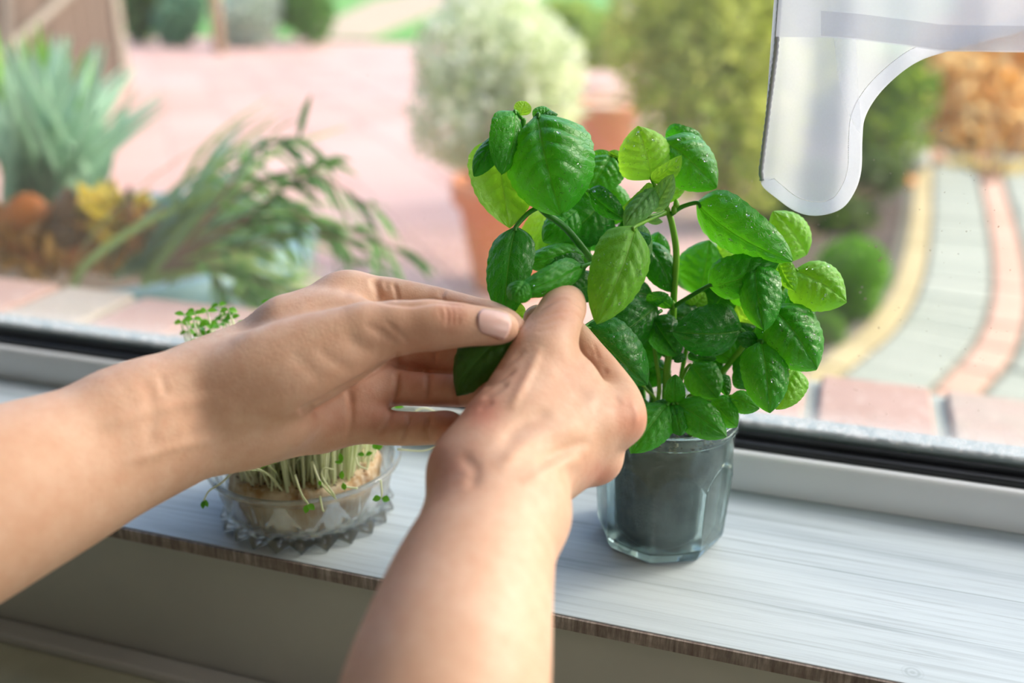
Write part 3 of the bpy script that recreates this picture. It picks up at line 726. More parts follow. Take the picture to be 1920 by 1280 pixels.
# soil filling
def m_soil():
    t = NT('potting_soil'); v = t.coord('Object'); n = t.noise(v, 110, 7, .7); n2 = t.noise(v, 24, 3, .5)
    c = t.ramp(n, [(.3, srgb('1c1917')), (.55, srgb('3b3632')), (.75, srgb('5c5550'))])
    c = t.mix(t.rng(n2, .35, .65, .0, .8), c, srgb('7d858a'))     # condensation-grey film where it meets the glass
    return t.done(t.bsdf(c, .85, t.bump(n, .8, .0012)))
rs = np.random.default_rng(3); n = 96; pr = [(.014,.0052),(.029,.0060),(.0318,.0085),(.0333,.02),(.0345,.045),(.0352,.060),(.0353,.0685),(.030,.0700),(.02,.0708),(.01,.0712)]
V, F = lathe(pr, n); V = np.array(V); top = V[:,2] > .066; V[top,2] += rs.uniform(-.0012, .0012, top.sum())
V = [tuple(v) for v in V]+[(0,0,.0715),(0,0,.005)]; c0 = len(V)-2
for j in range(n): F.append((c0, (len(pr)-1)*n+j, (len(pr)-1)*n+(j+1) % n)); F.append((c0+1, (j+1) % n, j))
soil = obj_from('potting_soil', V, F, m_soil(), None, True); soil.location = JC; tag(soil, 'dark damp potting soil filling the faceted glass jar', 'soil', kind='stuff')
# crumbs and perlite on the soil top
mb = MB(); 
for _ in range(150):
    a, r = rs.uniform(0, 6.28), .033*rs.random()**.5; s_ = rs.uniform(.0006, .0018); c = np.array([r*math.cos(a), r*math.sin(a), .0712])
    q = rs.normal(size=(6,3))*s_*.15+np.array([(1,0,0),(-1,0,0),(0,1,0),(0,-1,0),(0,0,1),(0,0,-1)])*s_+c
    mb.add(q, [(0,2,4),(2,1,4),(1,3,4),(3,0,4),(2,0,5),(1,2,5),(3,1,5),(0,3,5)])
tag(mb.build('soil_crumbs', varied('crumbs', '40362c', '9c9282', .9, 300, 0), soil, smooth=True), kind='stuff')
# ================================================================ crystal bowl of cress
BC = np.array([-.288, .471, 0.0]); NF = 22
M_CRY = make_glass('crystal', (.985, .995, .99), .0, None, 0, .28)
def bowl_outer(r, z, a):
    ph = (a*NF/(2*math.pi)) % 1.0; tri = abs(2*ph-1)            # 1 at a point, 0 between
    big = (a*11/(2*math.pi)+.25) % 1.0; tb = abs(2*big-1)
    foot = 1-sstep(z, .004, .016)
    rr = r*(1-.075*foot*(1-tri**.9))
    mid = sstep(z, .008, .014)*(1-sstep(z, .031, .035))
    # flat panels and deep V cuts in the wall
    pa = (a-.1) % (2*math.pi/11)-math.pi/11
    rr *= (1-mid*(1-math.cos(math.pi/11)/math.cos(pa))*1.5)
    rr -= mid*.0022*math.exp(-((abs(pa)-math.pi/11)/.035)**2)
    rr -= mid*.0016*math.exp(-((z-.0205-.006*math.cos(11*(a-.1)+math.pi))/.0016)**2)
    return rr
pr = [(.020,.0045),(.040,.0035),(.0440,.0010),(.0480,.0002),(.0515,.0002),(.0528,.0016),(.0525,.0035),(.0512,.006),(.0505,.0085)]
pr += [(r, z) for r, z in zip(np.linspace(.0507, .0565, 26), np.linspace(.0095, .0335, 26))]
pr += [(.0578,.0350),(.0584,.0365),(.0582,.0378),(.0572,.0385),(.0556,.0384),(.0546,.0376),(.0540,.036),(.0520,.028),(.0500,.018),(.0480,.0105),(.0450,.0075),(.03,.0068)]
n = 22*14; V = []; F = []; nout = len(pr)-9
for i, (r, z) in enumerate(pr):
    for j in range(n):
        a = 2*math.pi*j/n; rr = bowl_outer(r, z, a) if i <= nout and i > 1 else r
        zz = z+(.0036*(1-abs(2*((a*NF/(2*math.pi)) % 1)-1))**.7*(1 if 2 <= i <= 5 else .6) if 2 <= i <= 8 else 0)
        V.append((rr*math.cos(a), rr*math.sin(a), zz))
for i in range(len(pr)-1):
    for j in range(n): k = (j+1) % n; F.append((i*n+j, i*n+k, (i+1)*n+k, (i+1)*n+j))
V += [(0,0,.0048),(0,0,.0066)]; c0 = len(V)-2
for j in range(n):
    k = (j+1) % n; F.append((c0, k, j)); F.append((c0+1, (len(pr)-1)*n+j, (len(pr)-1)*n+k))
bowl = obj_from('crystal_bowl', V, F, M_CRY, None, True); bowl.location = BC; tag(bowl, 'cut-crystal bowl with pointed scalloped foot and faceted wall, holding sprouts', 'bowl')
# cress: root mat, dense stems, leaves
cress = empty('cress', BC+[0,0,.008], 'tray of pale-stemmed green cress sprouts growing on a brown root mat', 'sprouts')
rs = np.random.default_rng(8)
t = NT('root_mat'); v = t.coord('Object'); n_ = t.noise(v, 55, 7, .65); n2 = t.noise(t.coord('Object', (60, 60, 8)), 4, 5, .6)
c = t.ramp(n_, [(.28, srgb('6b4526')), (.45, srgb('a98a62')), (.62, srgb('cdbfa6')), (.8, srgb('e6ddce'))]); c = t.mix(t.rng(n2, .45, .65, 0, .5), c, srgb('e4dac6'))
M_MAT = t.done(t.bsdf(c, .85, t.bump(n_, .9, .002)))
pr = [(.030,.0002),(.0425,.001),(.0445,.006),(.0455,.014),(.0450,.022),(.0435,.0265),(.040,.028),(.03,.0285),(.015,.029)]
nn = 72; V, F = lathe(pr, nn); V = np.array(V); rr = 1+.025*np.sin(np.arctan2(V[:,1], V[:,0])*5+V[:,2]*180)+.015*rs.normal(size=len(V)); V[:,:2] *= rr[:,None]; V[:,2] += (V[:,2] > .02)*rs.normal(size=len(V))*.0011
V = [tuple(v) for v in V]+[(0,0,.029)]; c0 = len(V)-1
for j in range(nn): F.append((c0, (len(pr)-1)*nn+j, (len(pr)-1)*nn+(j+1) % nn))
obj_from('root_mat', V, F, M_MAT, cress, True)
def simple_mat(name, c, rough=.45, trans=0, ss=0, nz=None):
    t = NT(name); col = srgb(c)
    if nz:
        v = t.coord('Object'); col = t.mix(t.rng(t.noise(v, nz[1], 4), .3, .7), srgb(c), srgb(nz[0]))
    a = t.bsdf(col, rough)
    if trans:
        tr = t.n('ShaderNodeBsdfTranslucent'); 
        if isinstance(col, bpy.types.NodeSocket): t.l(col, tr.inputs[0])
        else: tr.inputs[0].default_value = (*col, 1)
        mx = t.n('ShaderNodeMixShader'); mx.inputs[0].default_value = trans; t.l(a, mx.inputs[1]); t.l(tr.outputs[0], mx.inputs[2]); a = mx.outputs[0]
    return t.done(a)
M_STEMW = simple_mat('pale_sprout_stem', 'fbfbec', .35, .45, nz=('e2ebc0', 20)); M_COT = simple_mat('cress_leaf', '4f9a22', .4, .45, nz=('7cc032', 60))
def cot_leaf(mb, c, d_, nrm_, L_, w):
    d_ = nrm(d_); s = nrm(np.cross(d_, nrm_)); n2 = np.cross(s, d_)
    V = []; us = (0, .25, .5, .75, 1); ws = (.12, .75, 1, .8, .1)
    for u, q in zip(us, ws):
        for k in (-1, 0, 1): V.append(c+d_*L_*u+s*w*.5*q*k+n2*(.12*L_*abs(k)*q-.25*L_*u*u))
    F = []
    for i in range(4):
        for j in range(2): a = i*3+j; F.append((a, a+3, a+4, a+1))
    mb.add(V, F)
st = MB(); lf = MB(); sd = MB()
for k in range(520):
    a = rs.uniform(0, 6.283); r = .042*rs.random()**.5; b = np.array([r*math.cos(a), r*math.sin(a), .0275])
    front = (-math.sin(a)) > .2 and r > .025 and math.cos(a) < .2
    h = rs.uniform(.055, .078)*(1 if not front else rs.uniform(.35, .9))
    lean = np.array([math.cos(a), math.sin(a), 0])*r*rs.uniform(.1, .45)+np.array([rs.normal()*.004, rs.normal()*.004, 0])*(2.6 if front else 1)
    tip = b+lean+[0,0,h]; mid = b+lean*.35+[rs.normal()*.0016, rs.normal()*.0016, h*.5]
    st.tube(spline([b, mid, tip], 3), np.linspace(.00085, .00055, 7), 5, False)
    for s_ in (-1, 1):
        d_ = nrm(np.array([rs.normal(), rs.normal(), .35])); cot_leaf(lf, tip, d_*[s_, s_, 1], np.array([0,0,1.0]), rs.uniform(.004, .0065), rs.uniform(.003, .0045))
for k in range(260):
    a = rs.uniform(0, 6.283); r = .0435*rs.random()**.5; c = np.array([r*math.cos(a), r*math.sin(a), .029]); s_ = rs.uniform(.0006, .0011)
    V = c+np.array([(1,0,0),(-1,0,0),(0,.7,0),(0,-.7,0),(0,0,.7),(0,0,-.7)])*s_
    sd.add(V, [(0,2,4),(2,1,4),(1,3,4),(3,0,4),(2,0,5),(1,2,5),(3,1,5),(0,3,5)])
tag(st.build('stems', M_STEMW, cress, smooth=True), kind='stuff'); tag(lf.build('leaves', M_COT, cress, smooth=True), kind='stuff'); tag(sd.build('seed_husks', varied('seed', '3c2416', '5c3a22', .5, 200, 0), cress, smooth=True), kind='stuff')
# single sprouts: heads above the forearm, and stray ones over the rim
def sprout(ctl, heads, r=.0006):
    pts = spline([P(x, y, d)-BC-[0,0,.008] for x, y, d in ctl], 6); mb = MB(); mb.tube(pts, np.linspace(r*1.1, r*.8, len(pts)), 6); o = mb.build('sprout', M_STEMW, cress, smooth=True)
    for (x, y, d, L_, w, dx, dy, dz) in heads:
        m2 = MB(); c = P(x, y, d)-BC-[0,0,.008]; cot_leaf(m2, c, dx*Rv+dy*Uv-dz*Fv, nrm(-Fv*.8+np.array([0,0,.8])), L_, w); m2.build('leaf', M_COT, o, smooth=True)
heads = [(346,590,0),(365,585,0),(388,583,0),(357,608,0),(372,612,0),(393,606,0),(350,622,0),(375,630,0),(400,612,0),(410,572,1),(428,580,1),(415,600,0),(435,596,0),(424,590,0),(508,568,0),(340,605,0),(385,622,0),(362,598,0)]
for i, (x, y, q) in enumerate(heads):
    bx = 420+(x-340)*1.5+rs.uniform(-25, 25); d = .60+rs.uniform(-.015, .015)
    hd = []
    for s_ in (-1, 1): hd.append((x, y, d, rs.uniform(.0042, .006), rs.uniform(.0034, .0046), s_, rs.uniform(-.2, .5), rs.uniform(-.4, .6)))
    sprout([(bx, 850, d+.0), (x+(bx-x)*.35, y+110, d), (x, y, d)], hd)
RD = .545
for ctl, hd in [
    ([(553,890,.553),(565,925,.548),(578,945,.536),(576,947,.534)], [(577,946,.533,.0045,.0036,-.3,-1,.3),(577,946,.533,.0045,.0036,.8,-.4,.3)]),
    ([(585,865,.556),(602,905,.551),(630,935,.545)], []),
    ([(628,930,.545),(605,895,.548),(606,878,.549),(625,880,.549)], [(600,900,.548,.003,.002,0,-1,.2)]),
    ([(670,915,.552),(650,912,.549),(643,903,.547)], [(641,898,.547,.0045,.003,0,1,.2),(643,905,.547,.004,.003,.3,-1,.2)]),
    ([(714,900,.560),(716,920,.556),(715,934,.554)], [(714,933,.553,.0045,.0042,-1,-.1,.3),(716,934,.553,.0045,.0042,1,-.1,.3)]),
    ([(440,880,.560),(415,905,.556),(392,920,.556),(382,938,.556)], [(382,938,.556,.0045,.0028,-.1,-1,.3),(384,936,.556,.0045,.0025,.4,-1,.1)]),
    ([(638,895,.556),(640,880,.556),(641,868,.556)], [(641,866,.556,.005,.003,-.2,1,.2),(641,868,.556,.004,.0025,-1,.3,.2)]),
    ([(690,848,.566),(686,856,.564)], [(686,853,.564,.004,.003,.8,.4,.2),(684,853,.564,.004,.003,-.8,.2,.2)]),
    ([(704,838,.572),(705,848,.570)], [(706,842,.570,.004,.0035,.7,.5,.2),(706,842,.570,.004,.0035,-.4,.9,.2)]),
    ([(668,858,.562),(672,872,.559),(690,880,.559)], []),
    ([(600,930,.546),(605,955,.541),(608,958,.541)], []),
    ([(735,762,.583),(740,764,.583)], [(738,762,.583,.006,.004,1,.1,.3),(738,762,.583,.006,.004,-1,0,.3)]),
    ([(760,790,.59),(790,765,.585),(815,772,.585),(820,785,.585)], []),
    ([(745,842,.57),(790,845,.565),(818,838,.565)], [])]:
    sprout(ctl, hd)
# ================================================================ sheer curtain
CY = .538
def sheer(name, dens, tint='eff3fb'):
    t = NT(name); d = t.n('ShaderNodeBsdfDiffuse'); d.inputs[0].default_value = (*srgb(tint), 1); tl = t.n('ShaderNodeBsdfTranslucent'); tl.inputs[0].default_value = (*srgb(tint), 1)
    m1 = t.n('ShaderNodeMixShader'); m1.inputs[0].default_value = .55; t.l(d.outputs[0], m1.inputs[1]); t.l(tl.outputs[0], m1.inputs[2])
    tr = t.n('ShaderNodeBsdfTransparent'); m2 = t.n('ShaderNodeMixShader')
    n = t.noise(t.coord('Object', (1, 1, 1)), 900, 2); m2.inputs[0].default_value = dens
    t.l(t.rng(n, .3, .7, dens-.01, dens+.01), m2.inputs[0]); t.l(tr.outputs[0], m2.inputs[1]); t.l(m1.outputs[0], m2.inputs[2]); return t.done(m2.outputs[0])
M_SHEER = sheer('sheer_voile', .70); M_HEM = sheer('sheer_hem', .66); M_CORD = simple_mat('hem_cord', 'b9bcc4', .8)
cur = empty('curtain', onY(1463, -200, CY), 'white sheer voile curtain with a scalloped hem and corded edge, hanging at the window', 'curtain')
C0 = np.array(cur.location)
def fold(x, z):
    return .004*math.sin(x*95+1.2)+.0025*math.sin(x*210+z*8)+.0015*math.sin(z*60+x*30)
outl = spline(np.array([(1428,318),(1430,343),(1452,365),(1490,390),(1540,404),(1578,394),(1603,360),(1615,320),(1617,262),(1622,222),(1645,180),(1682,142),(1725,112),(1770,95),(1815,86),(1880,70),(1990,40),(2150,20),(2350,30)], float), 8)
top = np.stack([np.interp(np.linspace(0, 1, len(outl)), [0,.3,.55,.62,1], [1478,1560,1605,1640,2350]), np.full(len(outl), -330.)], 1)
def cloth(o, tp, ny, name, m, parent, yoff=0.0, amp=1.0, thick=0):
    V = []; nx = len(o)
    for i in range(nx):
        for j in range(ny+1):
            t_ = j/ny; w = t_**.9
            x = tp[i,0]*(1-w)+o[i,0]*w if True else 0; y = tp[i,1]*(1-t_)+o[i,1]*t_
            if i == 0: x = np.interp(y, [-330,-40,0,100,200,318], [1478,1467,1463,1455,1442,1428])
            q = onY(x, y, CY); V.append((q[0], CY+yoff+amp*fold(q[0], q[2]), q[2]))
    F = [(i*(ny+1)+j, (i+1)*(ny+1)+j, (i+1)*(ny+1)+j+1, i*(ny+1)+j+1) for i in range(nx-1) for j in range(ny)]
    return obj_from(name, np.array(V)-C0, F, m, parent, True)
cloth(outl, top, 40, 'panel', M_SHEER, cur)
# hem strip along the scalloped edge
c2 = []
for i in range(len(outl)):
    d_ = outl[min(i+1, len(outl)-1)]-outl[max(i-1, 0)]; n_ = np.array([d_[1], -d_[0]]); n_ /= np.linalg.norm(n_)+1e-9
    c2.append(outl[i]+n_*(26 if i > 6 else 12+i*2))
c2 = np.array(c2); V = []; k = 4
for i in range(4, len(outl)):
    for j in range(k+1):
        q = outl[i]*(1-j/k)+c2[i]*(j/k); w_ = onY(q[0], q[1], CY); V.append((w_[0], CY-.0009+fold(w_[0], w_[2]), w_[2]))
nI = len(outl)-4
F = [(i*(k+1)+j, (i+1)*(k+1)+j, (i+1)*(k+1)+j+1, i*(k+1)+j+1) for i in range(nI-1) for j in range(k)]
obj_from('hem', np.array(V)-C0, F, M_HEM, cur, True)
st_ = MB()
for i in range(6, len(c2)-2):
    for q in (.15, .65):
        a = c2[i]*(1-q)+c2[i+1]*q; b = c2[i]*(1-q-.3)+c2[i+1]*(q+.3); pa = onY(*a, CY); pb_ = onY(*b, CY)
        st_.tube([(pa[0], CY-.0014+fold(pa[0], pa[2]), pa[2])-C0, (pb_[0], CY-.0014+fold(pb_[0], pb_[2]), pb_[2])-C0], .00022, 5)
tag(st_.build('hem_stitches', simple_mat('thread', 'ffffff', .6), cur, smooth=True), kind='stuff')
ys = np.linspace(-330, 335, 160); pts = []
for y in ys:
    x = np.interp(y, [-330,-40,0,100,200,318,340], [1478,1467,1463,1455,1442,1428,1431]); q = onY(x, y, CY); pts.append(np.array([q[0], CY+fold(q[0], q[2]), q[2]])-C0)
pts = np.array(pts); r_ = .00125+.00022*np.sin(np.arange(len(pts))*2.1); mb = MB(); mb.tube(pts, r_, 8); mb.build('corded_edge', M_CORD, cur, smooth=True)
# second layer: straight flap with its own hem
xs = np.linspace(1540, 2350, 60); o2 = np.stack([xs, np.interp(xs, [1540,1640,1760,1850,1990,2350], [66,76,91,95,95,100])], 1); t2 = np.stack([xs, np.full(60, -330.)], 1)
cloth(o2, t2, 20, 'flap', M_SHEER, cur, -.010, .7)
V = []
for i in range(60):
    for j in range(4):
        y = o2[i,1]-j*15.5; w_ = onY(o2[i,0], y, CY-.010); V.append((w_[0], CY-.0108+.7*fold(w_[0], w_[2]), w_[2]))
F = [(i*4+j, (i+1)*4+j, (i+1)*4+j+1, i*4+j+1) for i in range(59) for j in range(3)]
obj_from('flap_hem', np.array(V)-C0, F, sheer('flap_hem_voile', .5, 'dfe0ea'), cur, True)
# narrow overlapping fold
o3 = spline(np.array([(1563,70),(1570,130),(1582,190),(1600,235),(1612,250)], float), 6); xs3 = np.linspace(0,1,len(o3))
V = []
for i in range(len(o3)):
    for j in range(5):
        xr = np.interp(o3[i,1], [70,180,250], [1605,1610,1616]); x = o3[i,0]*(1-j/4)+xr*(j/4); w_ = onY(x, o3[i,1], CY); V.append((w_[0], CY-.0022+fold(w_[0], w_[2]), w_[2]))
F = [(i*5+j, (i+1)*5+j, (i+1)*5+j+1, i*5+j+1) for i in range(len(o3)-1) for j in range(4)]
obj_from('pleat', np.array(V)-C0, F, sheer('pleat_voile', .3), cur, True)
# curtain rod out of view above, so that the curtain hangs from something
rod = MB(); rod.tube([(XL, CY-.004, ZT-.02), (XR, CY-.004, ZT-.02)], .006, 12); tag(rod.build('curtain_rod', M_WHITE, smooth=True), 'thin white curtain rod across the top of the window', 'rod')
# ================================================================ basil
basil = empty('basil_plant', JC+[0,0,.071], 'bushy green basil plant with glossy domed leaves growing from the glass jar', 'plant')
B0 = np.array(basil.location)
WU = np.array([0,.03,.08,.16,.28,.42,.56,.70,.82,.91,.97,1.0]); WV = np.array([.06,.36,.66,.88,1.0,1.0,.95,.82,.60,.36,.14,.012])
def leaf_mat(name, top, top2, under, transc, trans, gloss=.36, vein='8fc64e'):
    t = NT(name); uv = t.n('ShaderNodeUVMap'); uv.uv_map = 'UVMap'; sp = t.n('ShaderNodeSeparateXYZ'); t.l(uv.outputs[0], sp.inputs[0]); u = sp.outputs[0]
    v = t.math('MULTIPLY', t.math('SUBTRACT', sp.outputs[1], .5), 2.0); av = t.math('ABSOLUTE', v)
    oc = t.coord('Object')
    wob = t.math('MULTIPLY', t.math('SUBTRACT', t.noise(uv.outputs[0], 5, 3), .5), .06)
    ph = t.math('MULTIPLY', t.math('ADD', t.math('SUBTRACT', u, t.math('MULTIPLY', t.math('POWER', av, 1.25), .26)), wob), 6.0)
    fr = t.math('ABSOLUTE', t.math('SUBTRACT', t.math('FRACT', ph), .5))      # .5 on a vein
    lat = t.rng(fr, .475, .497, 0, 1, True); lat = t.math('MULTIPLY', lat, t.rng(av, .93, .55, 0, 1))
    mid = t.rng(av, .035, .010, 0, 1, True)
    vv = t.voro(uv.outputs[0], 20, 'DISTANCE_TO_EDGE'); small = t.rng(vv, .0, .06, .35, 0)
    vm = t.math('MAXIMUM', t.math('MAXIMUM', t.math('MULTIPLY', lat, .6), mid), small)
    oi = t.n('ShaderNodeObjectInfo'); n = t.noise(oc, 70, 4, .6)
    base = t.mix(t.math('ADD', t.math('MULTIPLY', n, .6), t.math('MULTIPLY', oi.outputs['Random'], .4)), srgb(top), srgb(top2))
    col = t.mix(t.math('MULTIPLY', vm, .38), base, srgb(vein))
    ge = t.n('ShaderNodeNewGeometry'); col = t.mix(ge.outputs['Backfacing'], col, t.mix(t.math('MULTIPLY', vm, .5), srgb(under), srgb(vein)))
    cell = t.voro(uv.outputs[0], 13, 'SMOOTH_F1'); h = t.math('SUBTRACT', t.math('MULTIPLY', n, .2), t.math('ADD', t.math('MULTIPLY', vm, .5), t.math('MULTIPLY', cell, 1.1))); nb = t.bump(h, .7, .0009)
    a = t.bsdf(col, t.rng(n, .3, .7, gloss-.10, gloss+.08), nb, Specular_IOR_Level=.55)
    tl = t.n('ShaderNodeBsdfTranslucent'); t.l(t.mix(t.math('MULTIPLY', vm, .5), srgb(transc), t.mix(.5, srgb(transc), srgb('3f7a10'))), tl.inputs[0]); t.l(nb, tl.inputs['Normal'])
    mx = t.n('ShaderNodeMixShader'); mx.inputs[0].default_value = trans; t.l(a, mx.inputs[1]); t.l(tl.outputs[0], mx.inputs[2])
    return t.done(mx.outputs[0])
LM = {
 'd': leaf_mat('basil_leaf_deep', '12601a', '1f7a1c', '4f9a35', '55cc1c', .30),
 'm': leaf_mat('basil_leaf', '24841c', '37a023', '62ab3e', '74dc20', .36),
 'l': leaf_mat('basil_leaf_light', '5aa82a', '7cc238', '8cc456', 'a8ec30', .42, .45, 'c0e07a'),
 'y': leaf_mat('basil_leaf_young_backlit', '86c83c', 'a2d850', 'aadc66', 'c0f83c', .55, .45, 'd4ec8a'),  # young leaves, and leaves lit from behind with that brightness put into the colour
 'k': leaf_mat('basil_leaf_olive', '2c5a12', '3a6c18', '44752a', '58981c', .22, .5, '5f9440'),  # dark olive green of the leaf held in the hand
 'f': leaf_mat('basil_leaf_inner_shade', '135216', '1d6a1c', '3a7a2a', '3fa81c', .25),  # filler leaves: shade inside the plant put into a darker green
 'p': leaf_mat('basil_leaf_puckered', '93c48c', '74b868', 'a8d09a', 'b4e86a', .40, .4, 'bfe0a8'),
}
t = NT('water_drop'); g = t.n('ShaderNodeBsdfGlass'); g.inputs['IOR'].default_value = 1.33; g.inputs['Roughness'].default_value = .0; tr = t.n('ShaderNodeBsdfTransparent')
mx = t.n('ShaderNodeMixShader'); mx.inputs[0].default_value = .55; t.l(g.outputs[0], mx.inputs[1]); t.l(tr.outputs[0], mx.inputs[2]); M_DROP = t.done(mx.outputs[0])
M_STEM = simple_mat('basil_stem', '8cc440', .38, .25, nz=('6fae34', 40)); M_STEMD = simple_mat('basil_stem_deep', '3a8f2a', .4, .2, nz=('57a534', 40))
rl = np.random.default_rng(77)
def basil_leaf(b, tp, wpx, mk='m', roll=0, arch=.12, cup=.35, fold=0, puck=1.0, face=1, drops=0, pet=None, twist=0, side=0, tipcurl=0, skew=0, petr=.0009, nu=34, nv=21):
    A = P(*b)-B0; T_ = P(*tp)-B0; L_ = np.linalg.norm(T_-A); t_ = (T_-A)/L_
    c = nrm(Cv-B0-(A+T_)/2); n = nrm(c-t_*(c@t_)); r = math.radians(roll)
    s = np.cross(t_, n); n2 = n*math.cos(r)+s*math.sin(r); s = nrm(np.cross(t_, n2)); n = n2*face
    W = wpx*1.06*(b[2]+tp[2])/2/CF/2/max(.25, abs(math.cos(r)))
    us = np.linspace(0, 1, nu); vs = np.linspace(-1, 1, nv)
    seed = rl.uniform(0, 6.28, 6)
    wob = lambda u: 1+.018*np.sin(u*60+seed[0])*(u > .12)
    def surf(u, v):
        w = W*np.interp(u, WU_, WV_)*wob(u)
        along = A+t_*L_*u+n*(4*arch*L_*u*(1-u)-tipcurl*L_*max(0, u-.6)**2*3)+s*(side*L_*4*u*(1-u))
        a = abs(v); ph = (u-.26*a**1.25)*6.0; pil = abs(math.sin(math.pi*ph))**.75
        h = -cup*W*1.15*a**2.2*np.interp(u, WU_, WV_)**.6+fold*w*a
        h += puck*W*(.125*pil*(1-a**3)*min(1, a/.18)-.045*math.exp(-(v/.09)**2))*min(1, u*6)*min(1, (1-u)*5)
        h += W*.05*(math.sin(u*7+seed[1]+v*2)+math.sin(v*4+seed[2]+u*3))*a
        cc = 1-.16*cup*a*a          # margins draw in as they curl over
        tw = twist*(u-.3)
        sv = s*math.cos(tw)+n*math.sin(tw); nvv = n*math.cos(tw)-s*math.sin(tw)
        return along+sv*(w*v*cc+skew*W*u)+nvv*h, nvv
    V = []; UV = []
    for u in us:
        for v in vs: q, _ = surf(u, v); V.append(q); UV.append((u, v*.5+.5))
    F = []
    for i in range(nu-1):
        for j in range(nv-1): k = i*nv+j; f = (k, k+nv, k+nv+1, k+1); F.append(f if face > 0 else f[::-1])
    # orient so that the front face looks along n
    p0, p1, p2 = (np.array(V[F[nv*10+5][q]]) for q in range(3)); 
    if np.cross(p1-p0, p2-p1)@n < 0: F = [f[::-1] for f in F]
    o = obj_from('leaf', V, F, LM[mk], basil, True, uv=UV)
    # raised rib under the midline
    cen = [surf(u, 0)[0]-surf(u, 0)[1]*.00012 for u in np.linspace(0, .93, 14)]
    ms = [cen[i] for i in range(14)]
    if pet is not None:
        pts = [P(*q)-B0 for q in pet]+[A, surf(.06, 0)[0]]
        mb = MB(); pp = spline(pts, 6); mb.tube(pp, np.linspace(petr*1.15, petr*.85, len(pp)), 8); 
        mb.build('petiole', M_STEM if mk in 'lyp' else M_STEMD, o, smooth=True)
    if drops:
        mb = MB()
        for _ in range(drops):
            u, v = rl.uniform(.12, .92), rl.uniform(-.9, .9); q, nn = surf(u, v); q1, _ = surf(u+.02, v); q2, _ = surf(u, v+.03)
            nn = nrm(np.cross(q1-q, q2-q)); nn = nn*(1 if nn@n > 0 else -1)
            rr = rl.choice([rl.uniform(.00022, .0005), rl.uniform(.0005, .0011)], p=[.8, .2]); a = nrm(np.cross(nn, t_)); bb = np.cross(nn, a)
            dv = []
            for i, (zz, r_) in enumerate(((0, 1), (.35, .92), (.62, .6))):
                for j in range(8): an = j*math.pi/4; dv.append(q+nn*rr*zz*.85+(a*math.cos(an)+bb*math.sin(an)*1.15)*rr*r_)
            dv.append(q+nn*rr*.66); ff = [(i*8+j, i*8+(j+1)%8, (i+1)*8+(j+1)%8, (i+1)*8+j) for i in range(2) for j in range(8)]+[(16+j, 16+(j+1)%8, 24) for j in range(8)]+[tuple(range(8))[::-1]]
            mb.add(dv, ff)
        tag(mb.build('water_drops', M_DROP, o, smooth=True), kind='stuff')
    return o
_s = spline(np.stack([WU, WV], 1), 8); WU_, WV_ = _s[:,0], np.clip(_s[:,1], 0, 1.01)
def stem(ctl, r0, r1, m=None, name='stem'):
    pts = spline([P(*c)-B0 for c in ctl], 8); mb = MB(); rr = np.linspace(r0, r1, len(pts)); mb.tube(pts, rr, 10); return mb.build(name, m or M_STEM, basil, smooth=True)
def soilpt(px, dx=0, dy=0):
    q = JC+[dx, dy, .0705]; x, y, d = project(q); return (x, y, d)
S0 = soilpt(0, .000, -.004); S1 = soilpt(0, -.012, .002); S2 = soilpt(0, .012, .004); S3 = soilpt(0, -.006, -.012); S4 = soilpt(0, .004, .012); S5 = soilpt(0, .016, -.010); S6 = soilpt(0, -.018, -.004)
stem([S0, (1250,700,.547), (1260,620,.541), (1264,540,.536), (1268,475,.531), (1261,425,.527), (1252,395,.524), (1236,365,.520), (1224,345,.517)], .0021, .0015)
stem([S1, (1190,640,.548), (1150,545,.530), (1100,475,.517), (1058,425,.509), (1012,388,.505), (985,330,.510), (978,260,.512), (982,222,.512)], .0021, .0015, M_STEMD)
stem([S2, (1345,712,.545), (1391,652,.537), (1425,610,.531), (1455,560,.528), (1482,515,.525)], .0018, .0013)
stem([S3, (1236,730,.548), (1228,660,.545), (1224,600,.540)], .0014, .001)
stem([S4, (1275,720,.556), (1290,640,.556), (1310,580,.556), (1330,560,.556)], .0015, .001)
stem([S6, (1222,750,.552), (1205,690,.55), (1195,600,.548), (1200,520,.545), (1190,450,.535)], .0015, .001, M_STEMD)
stem([S5, (1290,745,.535), (1335,748,.527), (1372,742,.522)], .0012, .0009)
stem([S3, (1255,775,.535), (1261,757,.526)], .0012, .001); stem([S0, (1275,720,.54), (1288,690,.536), (1295,683,.533)], .0010, .0008)
stem([S5, (1266,755,.545), (1255,700,.547), (1238,690,.548)], .0009, .0007); stem([S6, (1228,755,.549), (1212,730,.546), (1196,712,.546)], .0009, .0008)
# node buds
for x, y, d in ((1238,398,.522), (1264,396,.522), (1262,575,.535), (1250,382,.520), (1268,385,.522)):
    mb = MB(); q = P(x, y, d)-B0; mb.tube([q-Uv*.0015, q, q+Uv*.002, q+Uv*.0035], [.001, .0017, .0014, .0003], 8); mb.build('bud', M_STEM, basil, smooth=True)
BL = basil_leaf
